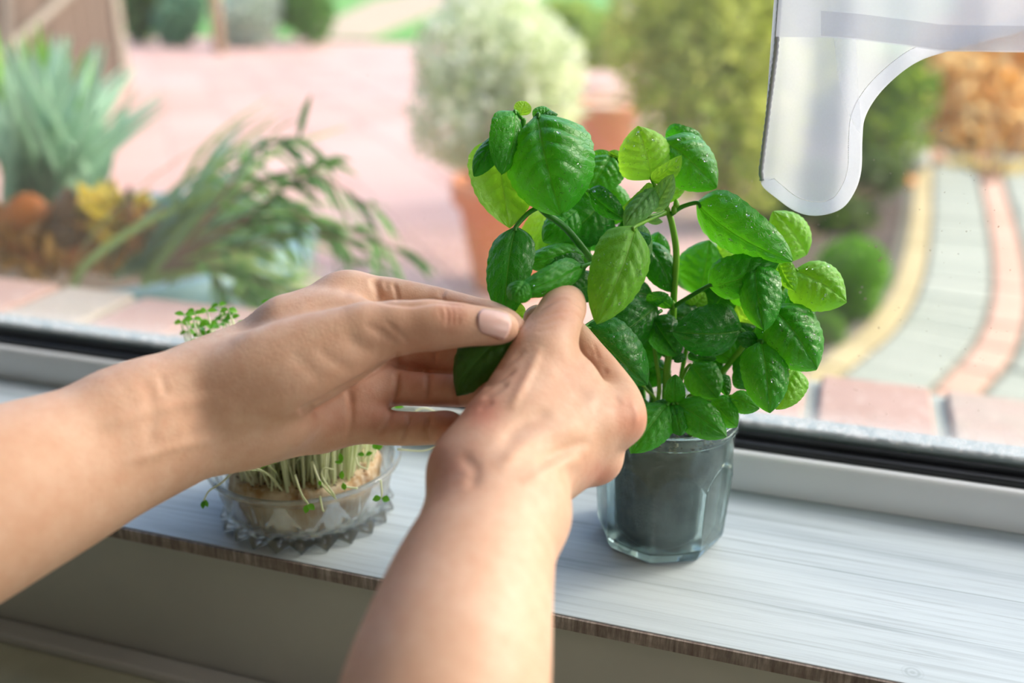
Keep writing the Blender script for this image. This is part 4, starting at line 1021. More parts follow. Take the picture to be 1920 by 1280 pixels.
# --- top left cluster
BL((1008,214,.502),(1052,403,.492),178,'m',roll=6,arch=.20,cup=.62,puck=1.1,drops=90,pet=[(984,250,.512)])
BL((930,262,.520),(950,428,.512),122,'l',roll=-8,arch=.05,cup=.30,face=-1,puck=.8,pet=[(975,262,.514)],skew=-.1)
BL((948,252,.505),(888,330,.500),46,'d',roll=30,arch=.18,cup=.4)
BL((966,208,.503),(940,328,.494),62,'m',roll=-42,arch=.10,cup=.5,puck=.8,pet=[(978,222,.510)])
BL((976,216,.506),(984,190,.508),30,'y',arch=.15,cup=-.2)
BL((1000,220,.508),(1034,207,.512),30,'m',roll=10,arch=.2,cup=.5,puck=1.5)
BL((1012,222,.508),(1046,214,.512),22,'d',roll=0,arch=.2,cup=.5,puck=1.5)
# --- behind the dome, right
BL((1150,290,.532),(1104,368,.525),74,'m',roll=15,arch=.12,cup=.4,drops=12,pet=[(1180,330,.525)])
BL((1148,312,.540),(1112,284,.538),36,'m',roll=-15,arch=.12,cup=.3)
BL((1165,296,.530),(1140,285,.532),20,'l',roll=0,arch=.12,cup=.3)
# --- upper centre
BL((1222,336,.514),(1196,236,.510),104,'y',roll=10,arch=.16,cup=.42,drops=40,pet=[(1230,352,.516)],puck=.9)
BL((1242,262,.520),(1344,352,.514),104,'m',roll=-12,arch=.20,cup=.55,drops=110,pet=[(1232,320,.520)])
BL((1248,250,.532),(1318,262,.534),44,'d',roll=25,arch=.22,cup=.4)
BL((1222,338,.509),(1278,291,.503),34,'y',roll=30,arch=.10,cup=-.1,fold=.3,drops=6)
BL((1240,372,.522),(1286,352,.524),26,'l',roll=30,arch=.1,cup=.2)
BL((1230,352,.508),(1170,424,.500),50,'p',roll=18,arch=.12,cup=.5,drops=14,puck=1.3)
BL((1222,396,.506),(1262,326,.500),38,'p',roll=-20,arch=-.08,cup=.2,fold=.25,drops=12,puck=1.2)
BL((1224,346,.511),(1162,398,.508),26,'y',roll=-40,arch=.22,cup=.4)
BL((1212,412,.522),(1243,416,.520),14,'p',roll=40,arch=.1,cup=.3,pet=[(1250,400,.523)])
# --- centre
BL((1192,424,.486),(1119,607,.474),106,'l',roll=-14,arch=.12,cup=.38,drops=90,pet=[(1215,406,.505),(1248,398,.521)])
BL((1103,357,.512),(1172,412,.506),44,'d',roll=28,arch=.10,cup=.35,drops=40,pet=[(1075,350,.512)])
BL((1135,372,.536),(1052,452,.530),112,'d',roll=-10,arch=.16,cup=.35,drops=25,puck=.7,pet=[(1165,395,.53)])
BL((1082,395,.524),(1018,452,.518),62,'m',roll=10,arch=.14,cup=.45)
BL((1036,396,.545),(972,486,.540),60,'y',roll=-12,arch=.10,cup=.3,puck=.7)
BL((1052,440,.548),(990,470,.545),44,'l',roll=10,arch=.10,cup=.3)
BL((1096,478,.512),(982,494,.500),58,'m',roll=12,arch=.16,cup=.5,drops=8)
BL((1100,500,.505),(1010,520,.500),60,'d',roll=-25,arch=.10,cup=.4)
BL((1205,420,.516),(1212,490,.512),24,'p',roll=-55,arch=.15,cup=.4,drops=10)
BL((1196,432,.512),(1178,512,.508),46,'d',roll=50,arch=.15,cup=.3)
# left hanging leaf and the curled one over the thumb
BL((968,424,.496),(947,600,.482),86,'d',roll=14,arch=.06,cup=.30,fold=.12,puck=.6,pet=[(1012,387,.505),(990,400,.502)],petr=.0012,side=.02)
BL((1094,498,.482),(966,552,.462),58,'m',roll=-12,arch=.14,cup=.55,puck=.9,pet=[(1120,490,.505)],drops=10)
BL((985,528,.464),(962,562,.456),52,'m',roll=10,arch=.22,cup=.7,puck=1.2)
BL((958,572,.500),(984,596,.498),30,'y',roll=20,arch=.08,cup=.2)
# leaf pinched in the left hand
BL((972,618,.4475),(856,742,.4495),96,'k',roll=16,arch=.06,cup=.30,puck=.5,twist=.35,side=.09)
# --- centre right mass
BL((1232,572,.532),(1140,640,.518),92,'d',roll=-10,arch=.14,cup=.4,puck=.8,drops=14,pet=[(1258,576,.536)])
BL((1102,608,.503),(1214,722,.500),104,'d',roll=6,arch=.20,cup=.50,drops=70,pet=[(1130,585,.53),(1185,560,.545)])
BL((1226,556,.540),(1146,548,.530),62,'d',roll=15,arch=.2,cup=.5,drops=30)
BL((1210,452,.542),(1262,548,.536),64,'d',roll=-18,arch=.18,cup=.5,drops=40,puck=1.1)
BL((1200,470,.548),(1150,540,.545),70,'d',roll=10,arch=.16,cup=.4)
BL((1212,566,.528),(1254,552,.526),26,'m',roll=30,arch=.1,cup=.3,drops=6)
BL((1258,576,.530),(1226,548,.528),26,'m',roll=-20,arch=.1,cup=.3)
BL((1312,556,.560),(1330,450,.553),112,'m',roll=5,arch=.14,cup=.40,puck=.6)
BL((1392,486,.556),(1345,455,.552),44,'y',roll=10,arch=.12,cup=.2)
BL((1294,582,.552),(1322,548,.552),40,'y',roll=10,arch=.1,cup=.2)
BL((1376,612,.555),(1416,566,.552),62,'y',roll=-10,arch=.1,cup=.2)
BL((1306,380,.518),(1486,490,.506),96,'m',roll=22,arch=.16,cup=.52,drops=120,pet=[(1258,402,.523),(1278,388,.522)],petr=.0012,puck=1.15)
BL((1512,478,.536),(1450,396,.530),74,'l',roll=28,arch=.12,cup=.35,fold=.10,drops=20)
BL((1490,506,.516),(1588,566,.508),96,'l',roll=-22,arch=.16,cup=.50,drops=40,puck=1.1,pet=[(1476,520,.524)])
BL((1328,536,.518),(1462,492,.508),84,'m',roll=14,arch=.20,cup=.52,drops=45,puck=1.1,pet=[(1264,574,.535),(1296,554,.528)],petr=.0011)
BL((1418,492,.508),(1432,618,.494),82,'m',roll=12,arch=.17,cup=.50,drops=12,fold=-.1,pet=[(1470,512,.520)])
BL((1462,492,.512),(1490,545,.506),38,'l',roll=30,arch=.15,cup=.4,puck=1.6,drops=10)
BL((1446,574,.512),(1532,692,.500),118,'m',roll=-14,arch=.20,cup=.55,drops=110,puck=1.2,pet=[(1440,590,.528)])
BL((1478,555,.522),(1526,600,.518),52,'d',roll=0,arch=.14,cup=.4)
BL((1427,638,.508),(1444,774,.496),90,'m',roll=-6,arch=.16,cup=.48,drops=30,puck=.9,pet=[(1398,645,.533)])
BL((1494,690,.520),(1456,768,.512),62,'l',roll=18,arch=.12,cup=.5)
BL((1392,618,.520),(1262,622,.508),100,'d',roll=-14,arch=.18,cup=.42,drops=16,puck=.9,pet=[(1402,632,.532)])
BL((1224,594,.528),(1272,668,.522),66,'d',roll=10,arch=.14,cup=.40,pet=[(1240,582,.534)])
BL((1427,640,.514),(1382,634,.512),34,'d',roll=20,arch=.1,cup=.3)
BL((1440,626,.516),(1500,640,.512),60,'d',roll=20,arch=.14,cup=.4,drops=16)
# --- lower leaves
BL((1296,683,.528),(1346,746,.520),72,'m',roll=6,arch=.14,cup=.38,puck=.7)
BL((1264,759,.526),(1266,702,.522),40,'m',roll=-8,arch=.12,cup=.35,puck=.6)
BL((1262,757,.524),(1277,816,.512),50,'m',roll=0,arch=.14,cup=.40,puck=.7,pet=[(1264,765,.534)])
BL((1268,756,.524),(1362,818,.510),72,'m',roll=-8,arch=.16,cup=.40,puck=.8,pet=[(1264,765,.534)])
BL((1254,757,.524),(1184,850,.508),76,'m',roll=8,arch=.14,cup=.36,puck=.7,pet=[(1264,765,.534)])
BL((1335,748,.524),(1382,800,.514),54,'m',roll=12,arch=.16,cup=.4,puck=.7)
BL((1368,744,.520),(1424,766,.514),44,'m',roll=-12,arch=.16,cup=.4,puck=.8)
BL((1354,702,.530),(1364,742,.524),26,'d',roll=20,arch=.15,cup=.4)
BL((1398,730,.535),(1386,684,.532),40,'m',roll=0,arch=.15,cup=.3)
BL((1284,664,.524),(1264,678,.522),18,'d',roll=10,arch=.15,cup=.4); BL((1290,664,.524),(1308,672,.522),18,'d',roll=10,arch=.15,cup=.4)
BL((1306,672,.528),(1344,672,.526),20,'d',roll=10,arch=.15,cup=.4)
BL((1262,757,.528),(1218,762,.526),24,'d',roll=30,arch=.12,cup=.4)
BL((1215,765,.540),(1196,748,.540),20,'d',roll=10,arch=.12,cup=.4)
# the sprig pressed against the inside of the glass
mb = MB(); mb.tube([P(1174,872,.512)-B0, P(1190,874,.511)-B0, P(1205,866,.511)-B0], [.0007,.0009,.0006], 8)

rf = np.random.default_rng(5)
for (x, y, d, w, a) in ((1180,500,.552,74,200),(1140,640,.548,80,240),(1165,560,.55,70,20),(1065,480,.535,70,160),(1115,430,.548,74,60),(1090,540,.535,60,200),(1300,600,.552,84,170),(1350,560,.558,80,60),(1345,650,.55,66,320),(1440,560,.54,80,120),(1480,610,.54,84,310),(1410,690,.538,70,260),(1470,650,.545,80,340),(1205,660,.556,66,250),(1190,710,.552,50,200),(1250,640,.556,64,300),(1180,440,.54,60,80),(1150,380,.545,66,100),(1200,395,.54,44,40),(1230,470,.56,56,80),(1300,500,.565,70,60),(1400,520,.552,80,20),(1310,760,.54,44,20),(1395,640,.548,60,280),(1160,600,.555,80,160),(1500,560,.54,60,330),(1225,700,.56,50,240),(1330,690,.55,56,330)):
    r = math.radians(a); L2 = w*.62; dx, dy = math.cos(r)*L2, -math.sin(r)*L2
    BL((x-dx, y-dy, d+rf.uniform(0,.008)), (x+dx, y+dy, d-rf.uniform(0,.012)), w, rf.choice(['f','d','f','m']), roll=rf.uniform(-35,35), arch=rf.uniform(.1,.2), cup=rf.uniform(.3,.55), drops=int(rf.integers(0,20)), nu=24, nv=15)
# ================================================================ hands: one smooth body per arm, meshed from a signed distance field
HV = .00095
class Field:
    def __init__(s, lo, hi, h):
        s.lo = np.array(lo); s.h = h; s.n = np.ceil((np.array(hi)-s.lo)/h).astype(int)+1
        s.D = np.full(s.n, .05, np.float32)
    def block(s, lo, hi):
        a = np.clip(np.floor((np.array(lo)-s.lo)/s.h).astype(int), 0, s.n-1); b = np.clip(np.ceil((np.array(hi)-s.lo)/s.h).astype(int)+1, 1, s.n)
        if np.any(b <= a): return None
        g = [s.lo[k]+np.arange(a[k], b[k])*s.h for k in range(3)]
        X, Y, Z = np.meshgrid(*g, indexing='ij'); return tuple(slice(a[k], b[k]) for k in range(3)), np.stack([X, Y, Z], -1).astype(np.float32)
    def cone(s, a, b, ra, rb, k=.004):
        a = np.asarray(a, np.float32); b = np.asarray(b, np.float32); m = max(ra, rb)+k+.004
        q = s.block(np.minimum(a, b)-m, np.maximum(a, b)+m)
        if q is None: return
        sl, p = q; ba = b-a; l2 = float(ba@ba)+1e-12; pa = p-a; t = np.clip((pa@ba)/l2, 0, 1)
        d = np.linalg.norm(pa-t[..., None]*ba, axis=-1)-(ra+(rb-ra)*t)
        s.put(sl, d, k)
    def ell(s, c, ax, r, k=.004):
        """ellipsoid: centre, 3x3 axes rows, radii"""
        c = np.asarray(c, np.float32); ax = np.asarray(ax, np.float32); r = np.asarray(r, np.float32); m = r.max()+k+.004
        q = s.block(c-m, c+m)
        if q is None: return
        sl, p = q; l = (p-c)@ax.T; k0 = np.linalg.norm(l/r, axis=-1); k1 = np.linalg.norm(l/(r*r), axis=-1)
        s.put(sl, k0*(k0-1)/(k1+1e-9), k)
    def put(s, sl, d, k):
        D = s.D[sl]; h = np.maximum(k-np.abs(D-d), 0)/k; s.D[sl] = np.minimum(D, d)-h*h*k*.25
    def chain(s, pts, k=.004, m=10, sub=True):
        """pts rows (x,y,z,r): hard union of its cones, then one smooth union into the field"""
        p = spline(np.array(pts), m) if sub and len(pts) > 2 else np.array(pts)
        mg = p[:,3].max()+k+.004; lo, hi = p[:,:3].min(0)-mg, p[:,:3].max(0)+mg; q = s.block(lo, hi)
        if q is None: return
        sl, G = q; D = np.full(G.shape[:3], .05, np.float32); base = np.array([x.start for x in sl])
        for i in range(len(p)-1):
            a, b, ra, rb = p[i,:3].astype(np.float32), p[i+1,:3].astype(np.float32), p[i,3], p[i+1,3]; mm = max(ra, rb)+k+.004
            q2 = s.block(np.minimum(a, b)-mm, np.maximum(a, b)+mm)
            if q2 is None: continue
            s2, P2 = q2; loc = tuple(slice(x.start-o, x.stop-o) for x, o in zip(s2, base)); ba = b-a; pa = P2-a; t = np.clip((pa@ba)/(float(ba@ba)+1e-12), 0, 1)
            d = np.linalg.norm(pa-t[..., None]*ba, axis=-1)-(ra+(rb-ra)*t); D[loc] = np.minimum(D[loc], d)
        s.put(sl, D, k)
    def merge(s, o, k):
        h = np.maximum(k-np.abs(s.D-o.D), 0)/k; s.D = np.minimum(s.D, o.D)-h*h*k*.25
    def mesh(s):
        D = s.D; ins = D < 0; c = [slice(None, -1), slice(1, None)]
        cnt = sum(ins[c[i], c[j], c[k]].astype(np.int8) for i in (0,1) for j in (0,1) for k in (0,1))
        act = (cnt > 0) & (cnt < 8); idx = np.argwhere(act); ids = np.full(act.shape, -1, np.int32); ids[tuple(idx.T)] = np.arange(len(idx))
        acc = np.zeros((len(idx), 3)); w = np.zeros(len(idx))
        cor = [(i,j,k) for i in (0,1) for j in (0,1) for k in (0,1)]
        for a in cor:
            for ax in range(3):
                if a[ax]: continue
                b = list(a); b[ax] = 1
                da = D[tuple((idx+a).T)]; db = D[tuple((idx+b).T)]; m = (da < 0) != (db < 0); t = np.where(m, da/(da-db+1e-12), 0)
                pt = np.array(a)[None, :]+t[:, None]*(np.array(b)-np.array(a))[None, :]; acc[m] += pt[m]; w[m] += 1
        V = s.lo+(idx+acc/w[:, None])*s.h; Fs = []
        for ax in range(3):
            A = [slice(None)]*3; B = [slice(None)]*3; A[ax] = slice(None, -1); B[ax] = slice(1, None)
            ia = ins[tuple(A)]; ib = ins[tuple(B)]; e = np.argwhere(ia != ib); u, v = (ax+1) % 3, (ax+2) % 3
            ok = (e[:,u] > 0) & (e[:,v] > 0) & (e[:,u] < act.shape[u]) & (e[:,v] < act.shape[v]); e = e[ok]
            du = np.zeros(3, int); du[u] = 1; dv = np.zeros(3, int); dv[v] = 1
            q = np.stack([ids[tuple((e-du-dv).T)], ids[tuple((e-dv).T)], ids[tuple(e.T)], ids[tuple((e-du).T)]], 1)
            fl = ~ia[tuple(e.T)]; q[fl] = q[fl][:, ::-1]; Fs.append(q[(q >= 0).all(1)])
        return V, np.concatenate(Fs)
def biggest(V, F):
    lab = np.arange(len(V))
    while True:
        m = lab[F].min(1); new = lab.copy()
        for c in range(4): np.minimum.at(new, F[:,c], m)
        new = new[new]
        if (new == lab).all(): break
        lab = new
    u, c = np.unique(lab, return_counts=True); keep = lab == u[c.argmax()]; ix = np.cumsum(keep)-1; F = F[keep[F[:,0]]]; return V[keep], ix[F].astype(np.int32)
def relax(V, F, it=2, lam=.5):
    n = len(V); E_ = np.concatenate([F[:, [0,1]], F[:, [1,2]], F[:, [2,3]], F[:, [3,0]]]); deg = np.bincount(E_.ravel(), minlength=n)[:, None]
    for _ in range(it):
        S = np.stack([np.bincount(E_[:,0], V[E_[:,1],c], n)+np.bincount(E_[:,1], V[E_[:,0],c], n) for c in range(3)], 1); V = V+lam*(S/np.maximum(deg, 1)-V)
    return V
def taubin(V, F, it):
    for _ in range(it): V = relax(V, F, 1, .6); V = relax(V, F, 1, -.62)
    return relax(V, F, 2, .5)
def vnormals(V, F):
    N = np.cross(V[F[:,2]]-V[F[:,0]], V[F[:,3]]-V[F[:,1]]); n = len(V); O = np.zeros((n,3))
    for c in range(3):
        for k in range(4): O[:,c] += np.bincount(F[:,k], N[:,c], n)
    return O/(np.linalg.norm(O, axis=1)[:, None]+1e-12)
def brush(V, N, poly, wpx, depth, side=1, smoothx=6, taper=True):
    """press (depth>0) or raise a line into the skin that faces the viewer, along a polyline of pixels"""
    q = spline(np.array(poly, float), smoothx) if len(poly) > 2 else np.array([np.array(poly[0])*(1-t)+np.array(poly[1])*t for t in np.linspace(0,1,8)], float)
    px, py, d = project(V); fac = (N@(-Fv)) > .02
    best = np.full(len(V), 1e9); tt = np.zeros(len(V)); n = len(q)-1
    lo = q.min(0)-wpx*4; hi = q.max(0)+wpx*4; m = fac & (px > lo[0]) & (px < hi[0]) & (py > lo[1]) & (py < hi[1]); I = np.where(m)[0]
    if not len(I): return V
    p = np.stack([px[I], py[I]], 1); b = np.full(len(I), 1e9); t_ = np.zeros(len(I))
    for i in range(n):
        a, c = q[i], q[i+1]; ac = c-a; u = np.clip(((p-a)@ac)/(ac@ac+1e-9), 0, 1); dd = np.linalg.norm(p-a-u[:,None]*ac, axis=1); k = dd < b; b[k] = dd[k]; t_[k] = (i+u[k])/n
    f = np.exp(-(b/wpx)**2)
    if taper: f *= np.clip(np.minimum(t_, 1-t_)*5, 0.0, 1)
    V = V.copy(); V[I] -= N[I]*(f*depth)[:, None]; return V
def skin_mat():
    t = NT('skin'); v = t.coord('Object'); at = t.n('ShaderNodeAttribute'); at.attribute_name = 'flush'
    n1 = t.noise(v, 38, 5, .6); n2 = t.noise(v, 160, 5, .65)
    c = t.mix(t.rng(n1, .32, .68), srgb('d6ad91'), srgb('e0bca2'))
    c = t.mix(t.rng(n2, .35, .7, 0, .35), c, srgb('c58a6c'))
    c = t.mix(t.math('MULTIPLY', at.outputs['Fac'], .75, clamp=True), c, srgb('c87a62'))
    vo = t.voro(v, 900, 'F1'); wv = t.noise(t.coord('Object', (1,1,1)), 420, 4, .7)
    h = t.math('ADD', t.math('MULTIPLY', vo, .35), wv)
    b = t.bsdf(c, t.rng(n2, .3, .7, .42, .58), t.bump(h, .32, .0005), Specular_IOR_Level=.42, Subsurface_Weight=.16, Subsurface_Scale=.006)
    t.t.nodes[-1]
    for nd in t.t.nodes:
        if nd.type == 'BSDF_PRINCIPLED': nd.inputs['Subsurface Radius'].default_value = (1.0, .38, .22)
    return t.done(b)
M_SKIN = skin_mat()
def m_nail():
    t = NT('fingernail'); v = t.coord('Object'); b = t.bsdf(t.mix(t.rng(t.noise(v, 120, 3), .3, .7), srgb('dfb0a6'), srgb('ebc8c0')), .24, Specular_IOR_Level=.5, Subsurface_Weight=.12, Subsurface_Scale=.003); return t.done(b)
M_NAIL = m_nail()
def Q(px, py, d, r): return (*P(px, py, d), r)
def nail(parent, c, ax, up, L_, W_, origin, name='fingernail'):
    """curved plate: ax towards the tip, up = outward"""
    ax = nrm(ax); up = nrm(up-ax*(np.dot(up, ax))); s = np.cross(ax, up); V = []; F = []; nu, nv = 14, 13
    for i in range(nu):
        u = i/(nu-1); 
        for j in range(nv):
            v_ = -1+2*j/(nv-1); hw = W_/2*(1-.12*(1-u))*(1 if u > .15 else .8+.2*(u/.15)**.5); an = v_*1.0
            e0 = -.5+.10*v_*v_; e1 = .5-.13*v_*v_; y = e0+(e1-e0)*u
            V.append(c+ax*L_*y+s*hw*math.sin(an)/math.sin(1.0)*1.0-up*hw*(1-math.cos(an))*.95-up*L_*.10*(u-.35)**2*1.6)
    for i in range(nu-1):
        for j in range(nv-1): k = i*nv+j; F.append((k, k+1, k+nv+1, k+nv))
    p0, p1, p2 = V[F[60][0]], V[F[60][1]], V[F[60][2]]
    if np.cross(p1-p0, p2-p1)@up < 0: F = [f[::-1] for f in F]
    o = obj_from(name, np.array(V)-origin, F, M_NAIL, parent, True); so = o.modifiers.new('s', 'SOLIDIFY'); so.thickness = .0005; so.offset = -1; return o

person = empty('person', P(700, 1700, .34), 'person reaching in from below with bare forearms, both hands picking a basil leaf', 'person')
PO = np.array(person.location)
def build_arm(name, label, parts, lo, hi, fing, thumb_tip, brushes, flush, h=HV, kf=.0016, kjoin=.007):
    A = Field(lo, hi, h); parts(A)
    G = Field(lo, hi, h); G.D[:] = .05
    for ch, k in fing:
        g = Field(lo, hi, h)
        g.chain(ch, k=.003, m=7); h_ = np.maximum(kf-np.abs(G.D-g.D), 0)/kf; G.D = np.minimum(G.D, g.D)-h_*h_*kf*.25
    A.merge(G, kjoin)
    V, F = A.mesh(); V, F = biggest(V, F); V = taubin(V, F, 9)
    for b in brushes:
        N = vnormals(V, F); V = brush(V, N, *b)
    V = relax(V, F, 1, .35)
    px, py, d = project(V); fl = np.zeros(len(V))
    for x, y, r, a in flush: fl = np.maximum(fl, a*np.exp(-(((px-x)**2+(py-y)**2)/(r*r))))
    # lowest, outer part is closed by the field border
    o = obj_from(name, V-PO, F, M_SKIN, person, True, attrs={'flush': fl}); 
    if label: o['label'] = label
    return o

# ---------------- left hand: palm towards the viewer, thumb on index finger
def left_parts(A):
    A.chain([Q(-330,1090,.365,.040), Q(-160,1008,.385,.0390), Q(0,932,.402,.0365), Q(150,868,.420,.0322), Q(280,806,.435,.0275)], k=.01, m=16)
    # wrist: oval, then palm slab
    A.chain([Q(250,800,.434,.0270), Q(340,752,.443,.0230), Q(420,720,.452,.0200)], k=.010)
    A.chain([Q(250,835,.438,.0245), Q(350,812,.447,.0215), Q(440,795,.455,.0180)], k=.010)
    # metacarpals
    A.chain([Q(390,712,.456,.0180), Q(520,638,.468,.0155), Q(605,583,.476,.0135), Q(655,553,.480,.0110)], k=.010)   # index
    A.chain([Q(420,740,.458,.0180), Q(560,665,.476,.0150), Q(640,625,.484,.0130), Q(690,612,.488,.0105)], k=.010)  # middle
    A.chain([Q(430,770,.460,.0175), Q(560,735,.474,.0150), Q(640,715,.482,.0125), Q(690,705,.486,.0102)], k=.010)  # ring
    A.chain([Q(430,800,.456,.0170), Q(520,802,.466,.0148), Q(600,795,.472,.0125), Q(645,786,.476,.0102)], k=.010)  # little
    # palm pads
    A.ell(P(480,808,.451), (nrm(P(600,800,.45)-P(420,830,.45)), nrm(np.cross(nrm(P(600,800,.45)-P(420,830,.45)), Fv)), Fv), (.028,.0125,.015), k=.012)
    A.ell(P(625,765,.474), (nrm(P(660,690,.47)-P(600,820,.47)), nrm(np.cross(nrm(P(660,690,.47)-P(600,820,.47)), Fv)), Fv), (.019,.011,.010), k=.010)
    A.chain([Q(640,640,.480,.0125), Q(690,735,.479,.0110)], k=.01)
    # thenar mound and thumb metacarpal
    A.chain([Q(390,740,.440,.0175), Q(490,700,.440,.0190), Q(580,665,.441,.0175), Q(660,632,.442,.0140), Q(725,616,.4425,.0108)], k=.010)
    A.chain([Q(450,735,.437,.0155), Q(540,712,.437,.0155), Q(625,684,.439,.0118), Q(690,655,.441,.0085)], k=.008)
    # first web
    A.chain([Q(540,612,.462,.0140), Q(630,590,.463,.0105), Q(690,592,.461,.0072)], k=.010)
    A.chain([Q(690,618,.4425,.0116), Q(765,613,.4425,.0101), Q(800,610,.4425,.0100)], k=.005)
L_f = [
  ([Q(640,556,.480,.0108), Q(720,556,.482,.0098), Q(800,568,.480,.0089), Q(838,577,.477,.0088), Q(888,588,.470,.0081), Q(915,594,.465,.0078), Q(945,607,.459,.0076), Q(962,617,.4555,.0064)], .003),
  ([Q(670,622,.489,.0105), Q(745,648,.488,.0104), Q(815,664,.484,.0099), Q(870,672,.475,.0090), Q(920,684,.466,.0080), Q(942,694,.460,.0068)], .003),
  ([Q(670,714,.484,.0100), Q(745,724,.480,.0092), Q(802,727,.474,.0089), Q(862,729,.465,.0085), Q(905,730,.457,.0078), Q(922,730,.454,.0066)], .003),
  ([Q(640,788,.476,.0098), Q(700,799,.474,.0086), Q(755,803,.470,.0082), Q(800,803,.463,.0078), Q(834,800,.457,.0076), Q(845,799,.455,.0066)], .003),
  ([Q(760,613,.4425,.0101), Q(800,610,.4420,.0100), Q(845,609,.4415,.0104), Q(880,610,.4420,.0094), Q(912,612,.4430,.0086), Q(934,613,.4440,.0079), Q(945,614,.4445,.0068)], .003),
]
L_br = [
  ([(556,774),(600,753),(650,725),(700,697),(732,676)], 5, .0016), ([(560,776),(590,760)], 8, .0010),
  ([(648,836),(658,795),(657,750),(648,725)], 6, .0011), ([(697,832),(726,790),(740,745),(746,690)], 5, .0012),
  ([(662,722),(655,760)], 8, .0005), ([(746,660),(745,690)], 4, .0014), ([(744,694),(743,722),(740,756)], 5, .0013),
  ([(744,689),(803,693),(860,697),(905,704)], 3.0, .0022),
  ([(540,660),(578,690),(606,718)], 15, .0003), ([(640,630),(690,655),(722,664)], 14, .0005), ([(680,604),(718,626),(752,645)], 9, .0004), ([(590,652),(630,680),(662,698)], 11, .0003), ([(720,600),(748,625),(770,645)], 6, .0004),
  ([(699,520),(708,542),(712,566)], 8, .0018), ([(736,528),(743,546),(746,566)], 4, .0011), ([(722,526),(727,545)], 5, .0006), ([(833,542),(829,554),(831,563)], 3, .0007), ([(826,542),(823,556)], 3, .0005),
  ([(700,566),(741,569),(774,572),(823,566),(902,577)], 4, .0010),
  ([(834,570),(840,590),(838,614)], 3, .0006), ([(845,568),(850,590),(848,614)], 3, .0006), ([(856,570),(860,592),(857,612)], 3, .0005), ([(824,576),(828,600)], 3, .0003), ([(866,576),(869,596)], 3, .0002),
  ([(802,694),(799,722),(798,757)], 4, .0020), ([(810,694),(807,722),(806,757)], 3, .0007), ([(858,698),(855,726),(858,760)], 3.6, .0016), ([(866,700),(863,728)], 3, .0004),
  ([(815,656),(813,672),(815,686)], 3, .0014), ([(823,656),(821,672)], 3, .0007),
  ([(768,772),(760,800),(748,834)], 4.5, .0020), ([(776,774),(768,800)], 3, .0006), ([(803,776),(799,803),(801,832)], 3.8, .0018), ([(810,778),(806,800)], 3, .0005),
  ([(270,700),(282,745),(284,800),(276,850)], 14, .0004), ([(300,700),(312,745)], 8, .0004), ([(640,560),(660,535),(690,530)], 9, .0004),
  ([(180,805),(300,765),(420,740)], 14, -.0009), ([(230,870),(330,838),(420,820)], 10, -.0006), ([(430,645),(520,605),(600,565)], 14, -.0006),
]
L_fl = [(700,760,75,.45), (850,592,34,.65), (938,622,26,.4), (840,802,35,.9), (905,730,40,.7), (800,725,70,.5), (780,670,60,.5), (700,790,60,.4), (640,790,60,.3), (740,640,50,.25), (880,590,30,.2), (600,740,60,.15)]
Lo = np.array([P(x, y, d) for x, y, d in ((-300,1300,.33),(-300,900,.33),(1000,480,.52),(1000,900,.52),(-300,1200,.44),(0,600,.45),(700,450,.55))]); lo = Lo.min(0)-.02; hi = Lo.max(0)+.02
left = build_arm('arm', None, left_parts, lo, hi, L_f, None, L_br, L_fl)
nail(left, P(928,600,.4347)-Uv*.0002, P(952,611,.4440)-P(905,602,.4415), -Fv*.90+Uv*.36, .0156, .0134, PO)

# ---------------- right hand: back of the hand towards the viewer, thumb pointing away
def right_parts(A):
    A.chain([Q(700,1780,.300,.0390), Q(795,1500,.322,.0375), Q(838,1290,.345,.0360), Q(878,1120,.372,.0318), Q(912,1010,.392,.0275), Q(930,940,.405,.0240)], k=.01, m=16)
    A.chain([Q(912,960,.402,.0200), Q(893,885,.412,.0175), Q(935,820,.426,.0165)], k=.012)
    A.chain([Q(980,960,.406,.0195), Q(985,900,.418,.0185), Q(1020,850,.430,.0170)], k=.012)
    A.ell(P(855,878,.413), (Uv, Rv, Fv), (.011,.0095,.012), k=.010)
    # back of the hand: metacarpals running away to the knuckles on the right
    A.chain([Q(985,860,.426,.0185), Q(1055,812,.440,.0175), Q(1120,790,.450,.0145), Q(1160,785,.456,.0112)], k=.010)   # index
    A.chain([Q(975,890,.428,.0175), Q(1045,865,.443,.0155), Q(1095,852,.454,.0130), Q(1118,856,.460,.0108)], k=.010) # middle
    A.chain([Q(955,905,.432,.0175), Q(1020,885,.447,.0145), Q(1060,870,.462,.0112)], k=.010) # ring
    A.chain([Q(930,895,.436,.0165), Q(980,885,.452,.0130), Q(1010,875,.468,.0100)], k=.010)
    # thumb metacarpal and first interosseous
    A.chain([Q(925,850,.420,.0175), Q(958,780,.432,.0165), Q(988,715,.443,.0148), Q(1015,660,.451,.0125), Q(1030,632,.456,.0112)], k=.010)
    A.chain([Q(990,800,.434,.0160), Q(1045,755,.446,.0130), Q(1085,720,.456,.0098)], k=.012)
    A.chain([Q(1010,730,.448,.0130), Q(1062,700,.457,.0085)], k=.010)
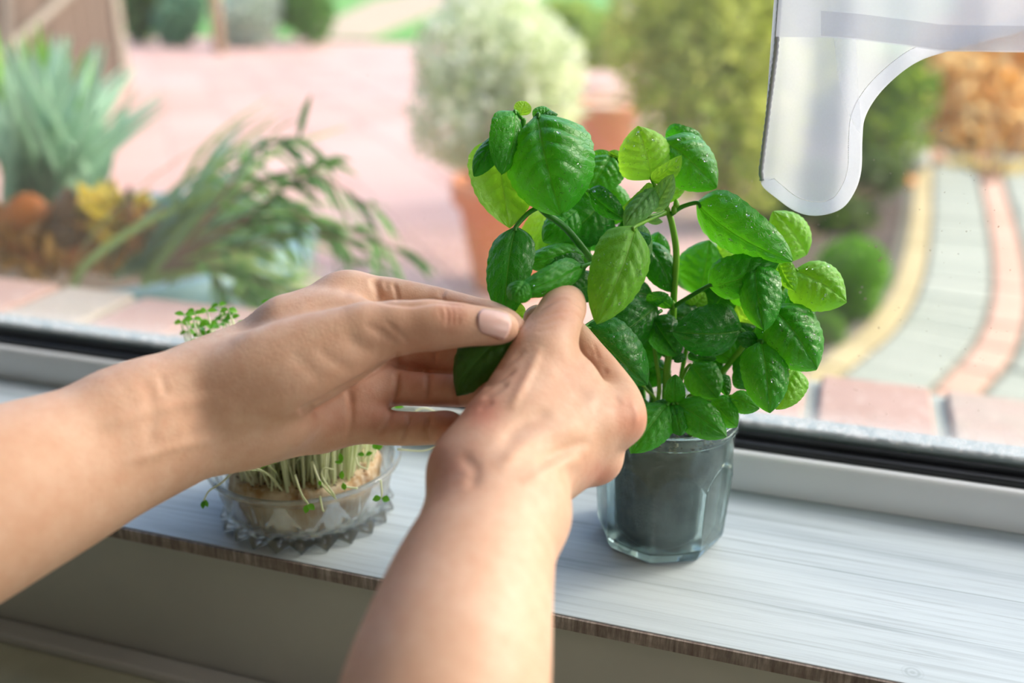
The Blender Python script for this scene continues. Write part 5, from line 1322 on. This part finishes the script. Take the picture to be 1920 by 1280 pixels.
R_f = [
  ([Q(1015,660,.4510,.0124), Q(1034,622,.457,.0112), Q(1045,602,.461,.0113), Q(1051,588,.466,.0113), Q(1057,577,.473,.0108), Q(1061,571,.480,.0096), Q(1062,569,.484,.0078)], .003),
  # index: knuckle at right, curling away and back left behind the thumb to pinch
  ([Q(1158,786,.456,.0116), Q(1162,752,.465,.0104), Q(1132,704,.480,.0096), Q(1103,668,.488,.0092), Q(1068,626,.494,.0086), Q(1030,606,.492,.0080), Q(1008,598,.488,.0072)], .003),
  ([Q(1116,858,.460,.0114), Q(1120,828,.472,.0102), Q(1080,760,.492,.0094), Q(1040,725,.502,.0090), Q(990,715,.498,.0084), Q(955,720,.490,.0076)], .003),
  ([Q(1062,872,.463,.0104), Q(1070,850,.478,.0096), Q(1035,800,.496,.0090), Q(990,768,.502,.0086), Q(948,760,.494,.0080), Q(925,764,.484,.0072)], .003),
  ([Q(1010,878,.468,.0095), Q(1015,855,.480,.0086), Q(980,815,.492,.0082), Q(940,790,.492,.0078), Q(908,780,.482,.0072), Q(896,778,.474,.0064)], .003),
]
R_br = [
  ([(1006,586),(1030,568),(1058,560),(1086,570),(1096,586)], 3, .0009), ([(1008,600),(1040,586),(1074,586),(1096,602)], 3, .0006), ([(1008,612),(1045,600),(1080,604)], 3, .0005), ([(1004,624),(1040,614)], 3, .0003),
  ([(905,728),(935,712),(970,690)], 5, .0009), ([(903,748),(930,732),(955,716)], 5, .0009), ([(925,698),(955,680),(985,655)], 5, .0007), ([(898,768),(925,752)], 4, .0006),
  ([(955,770),(988,708),(1014,650)], 9, -.0010), ([(930,880),(1000,825),(1090,795)], 14, -.0010), ([(975,915),(1040,875),(1095,862)], 12, -.0008),
  ([(935,835),(985,792),(1040,768)], 14, .0010), ([(1000,872),(1060,842),(1110,826)], 12, .0011), ([(1035,700),(1075,725),(1110,752)], 14, .0008), ([(860,850),(890,880),(880,920)], 12, .0007),
  ([(1112,640),(1118,660),(1124,676)], 3, .0006), ([(1104,650),(1112,668)], 3, .0005), ([(1130,690),(1140,702)], 4, .0005),
  ([(1180,750),(1192,772),(1190,800)], 6, -.0006), ([(1150,740),(1165,760)], 6, .0005),
]
R_fl = [(1190,790,45,.75), (1130,895,35,.9), (1055,590,40,.45), (1060,690,50,.25), (850,870,60,.5), (940,700,50,.35), (905,770,40,1.0), (1130,660,40,.3)]
Ro = np.array([P(x, y, d) for x, y, d in ((500,1900,.25),(1000,1900,.25),(700,1780,.37),(500,1700,.35),(1300,1000,.42),(800,480,.52),(1250,520,.52),(750,900,.45),(1200,980,.53))]); lo = Ro.min(0)-.012; hi = Ro.max(0)+.012
right = build_arm('arm', None, right_parts, lo, hi, R_f, None, R_br, R_fl)
nail(right, P(1066,573,.4745)+Uv*.0088+Rv*.0022, P(1062,568,.486)-P(1051,588,.466), Uv*.86-Fv*.42+Rv*.30, .0125, .0138, PO)
